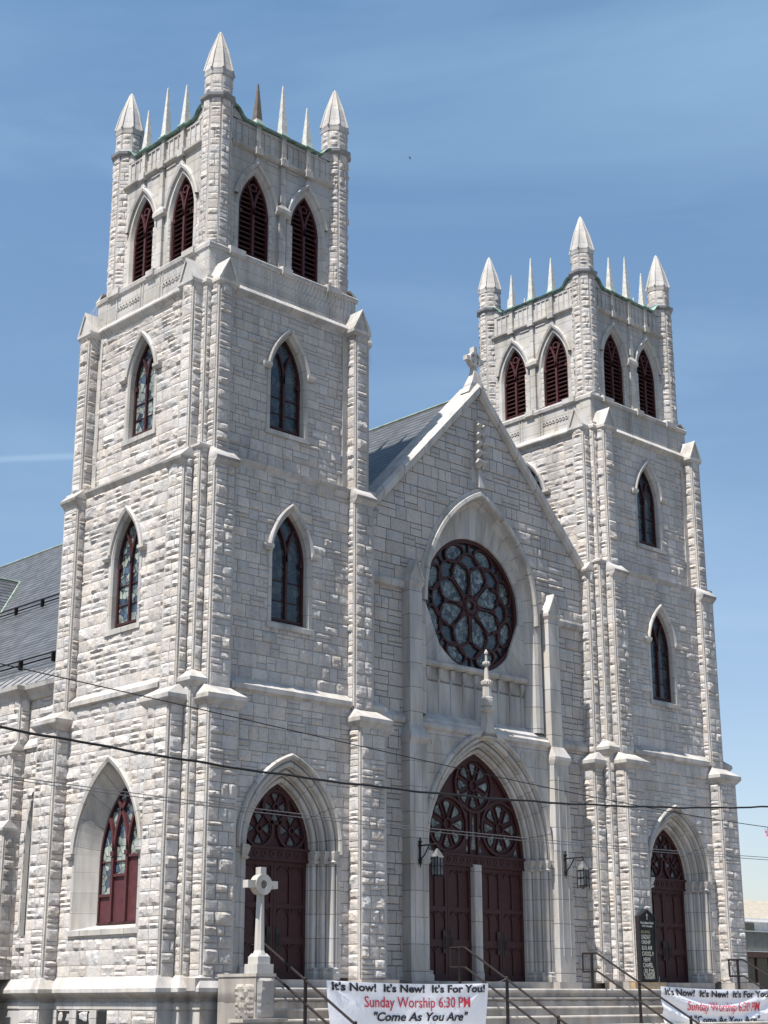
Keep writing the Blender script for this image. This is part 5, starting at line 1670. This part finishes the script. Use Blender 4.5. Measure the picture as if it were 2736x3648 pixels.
# ------------------------------------------------------------------ blossoming tree whose tip shows at the right edge
rt = random.Random(9)
TBX, TBY = -10.28, -30.50
root = empty("blossoming_tree", (TBX, TBY, GZ), "pink flowering tree reaching in at the right edge below the black cable", "tree")
m_ = MB()
m_.tube([(TBX, TBY, GZ), (TBX - .1, TBY, -0.6), (TBX - .15, TBY, 1.0), (TBX - .3, TBY, 2.2)], [0.14, 0.11, 0.08, 0.04], M_BARK, 8)
TIP = (-11.643, -29.493, 2.351)
tips = [(TIP[0] + .05, TIP[1] - .05, TIP[2])]
for k in range(26):
    an = rt.uniform(0, 6.28); l = rt.uniform(.5, 1.7)
    tips.append((TBX + .3 + l * .5 * math.cos(an), TBY + l * .5 * math.sin(an), rt.uniform(0.9, 3.9)))
for i, tpp in enumerate(tips):
    st_ = (TBX - .15, TBY, 1.0) if i % 2 else (TBX - .3, TBY, 2.1)
    mid = tuple((a_ + b_) / 2 for a_, b_ in zip(st_, tpp)); mid = (mid[0], mid[1], mid[2] + .15)
    m_.tube([st_, mid, tpp], [0.025, 0.015, 0.008], M_BARK, 5)
adopt(root, m_.build("trunk"))
m_ = MB()
for i, tpp in enumerate(tips):
    for c_ in range(1 if i == 0 else 3):
        cxp = (tpp[0] + (0 if i == 0 else rt.gauss(0, .12)), tpp[1] + (0 if i == 0 else rt.gauss(0, .12)), tpp[2] + (0 if i == 0 else rt.gauss(0, .12)))
        for k in range(60):
            v = Vector((rt.gauss(0, 1), rt.gauss(0, 1), rt.gauss(0, 1))).normalized() * rt.uniform(.02, .10)
            a_ = Vector((rt.gauss(0, 1), rt.gauss(0, 1), rt.gauss(0, 1))).normalized() * .03
            b_ = v.cross(a_).normalized() * .025
            p_ = Vector(cxp) + v
            m_.polys([[p_ - a_, p_ + b_, p_ + a_, p_ - b_]], M_PINK)
    if i:
        for k in range(25):
            p_ = Vector(tpp) + Vector((rt.gauss(0, .2), rt.gauss(0, .2), rt.gauss(0, .2)))
            a_ = Vector((rt.gauss(0, 1), rt.gauss(0, 1), rt.gauss(0, 1))).normalized() * .07
            b_ = Vector((rt.gauss(0, 1), rt.gauss(0, 1), rt.gauss(0, 1))).normalized() * .04
            m_.polys([[p_ - a_, p_ + b_, p_ + a_, p_ - b_]], M_LEAF)
adopt(root, m_.build("crown"))

# ------------------------------------------------------------------ distant bird
bd = MB()
bx, by, bz = 5.69, -4.74, 30.85
bd.lathe((0, 0), [(-.35, .01), (-.2, .07), (.05, .09), (.25, .05), (.34, .01)], M_BIRD, 8)
bd.polys([[(.05, 0, .1), (.62, .25, .0), (.95, .1, -.25), (.05, 0, -.15)], [(-.05, 0, .1), (-.05, 0, -.15), (-.95, .1, -.25), (-.62, .25, .0)]], M_BIRD)
bd.polys([[(0, 0, -.3), (.12, 0, -.55), (-.12, 0, -.55)]], M_BIRD)
bo = bd.build("bird")
bo.location = (bx, by, bz); bo.rotation_euler = (R(100), 0, R(30)); bo.scale = (.13, .13, .13)
tag(bo, "tiny dark bird flying in the open sky between the towers", "bird")
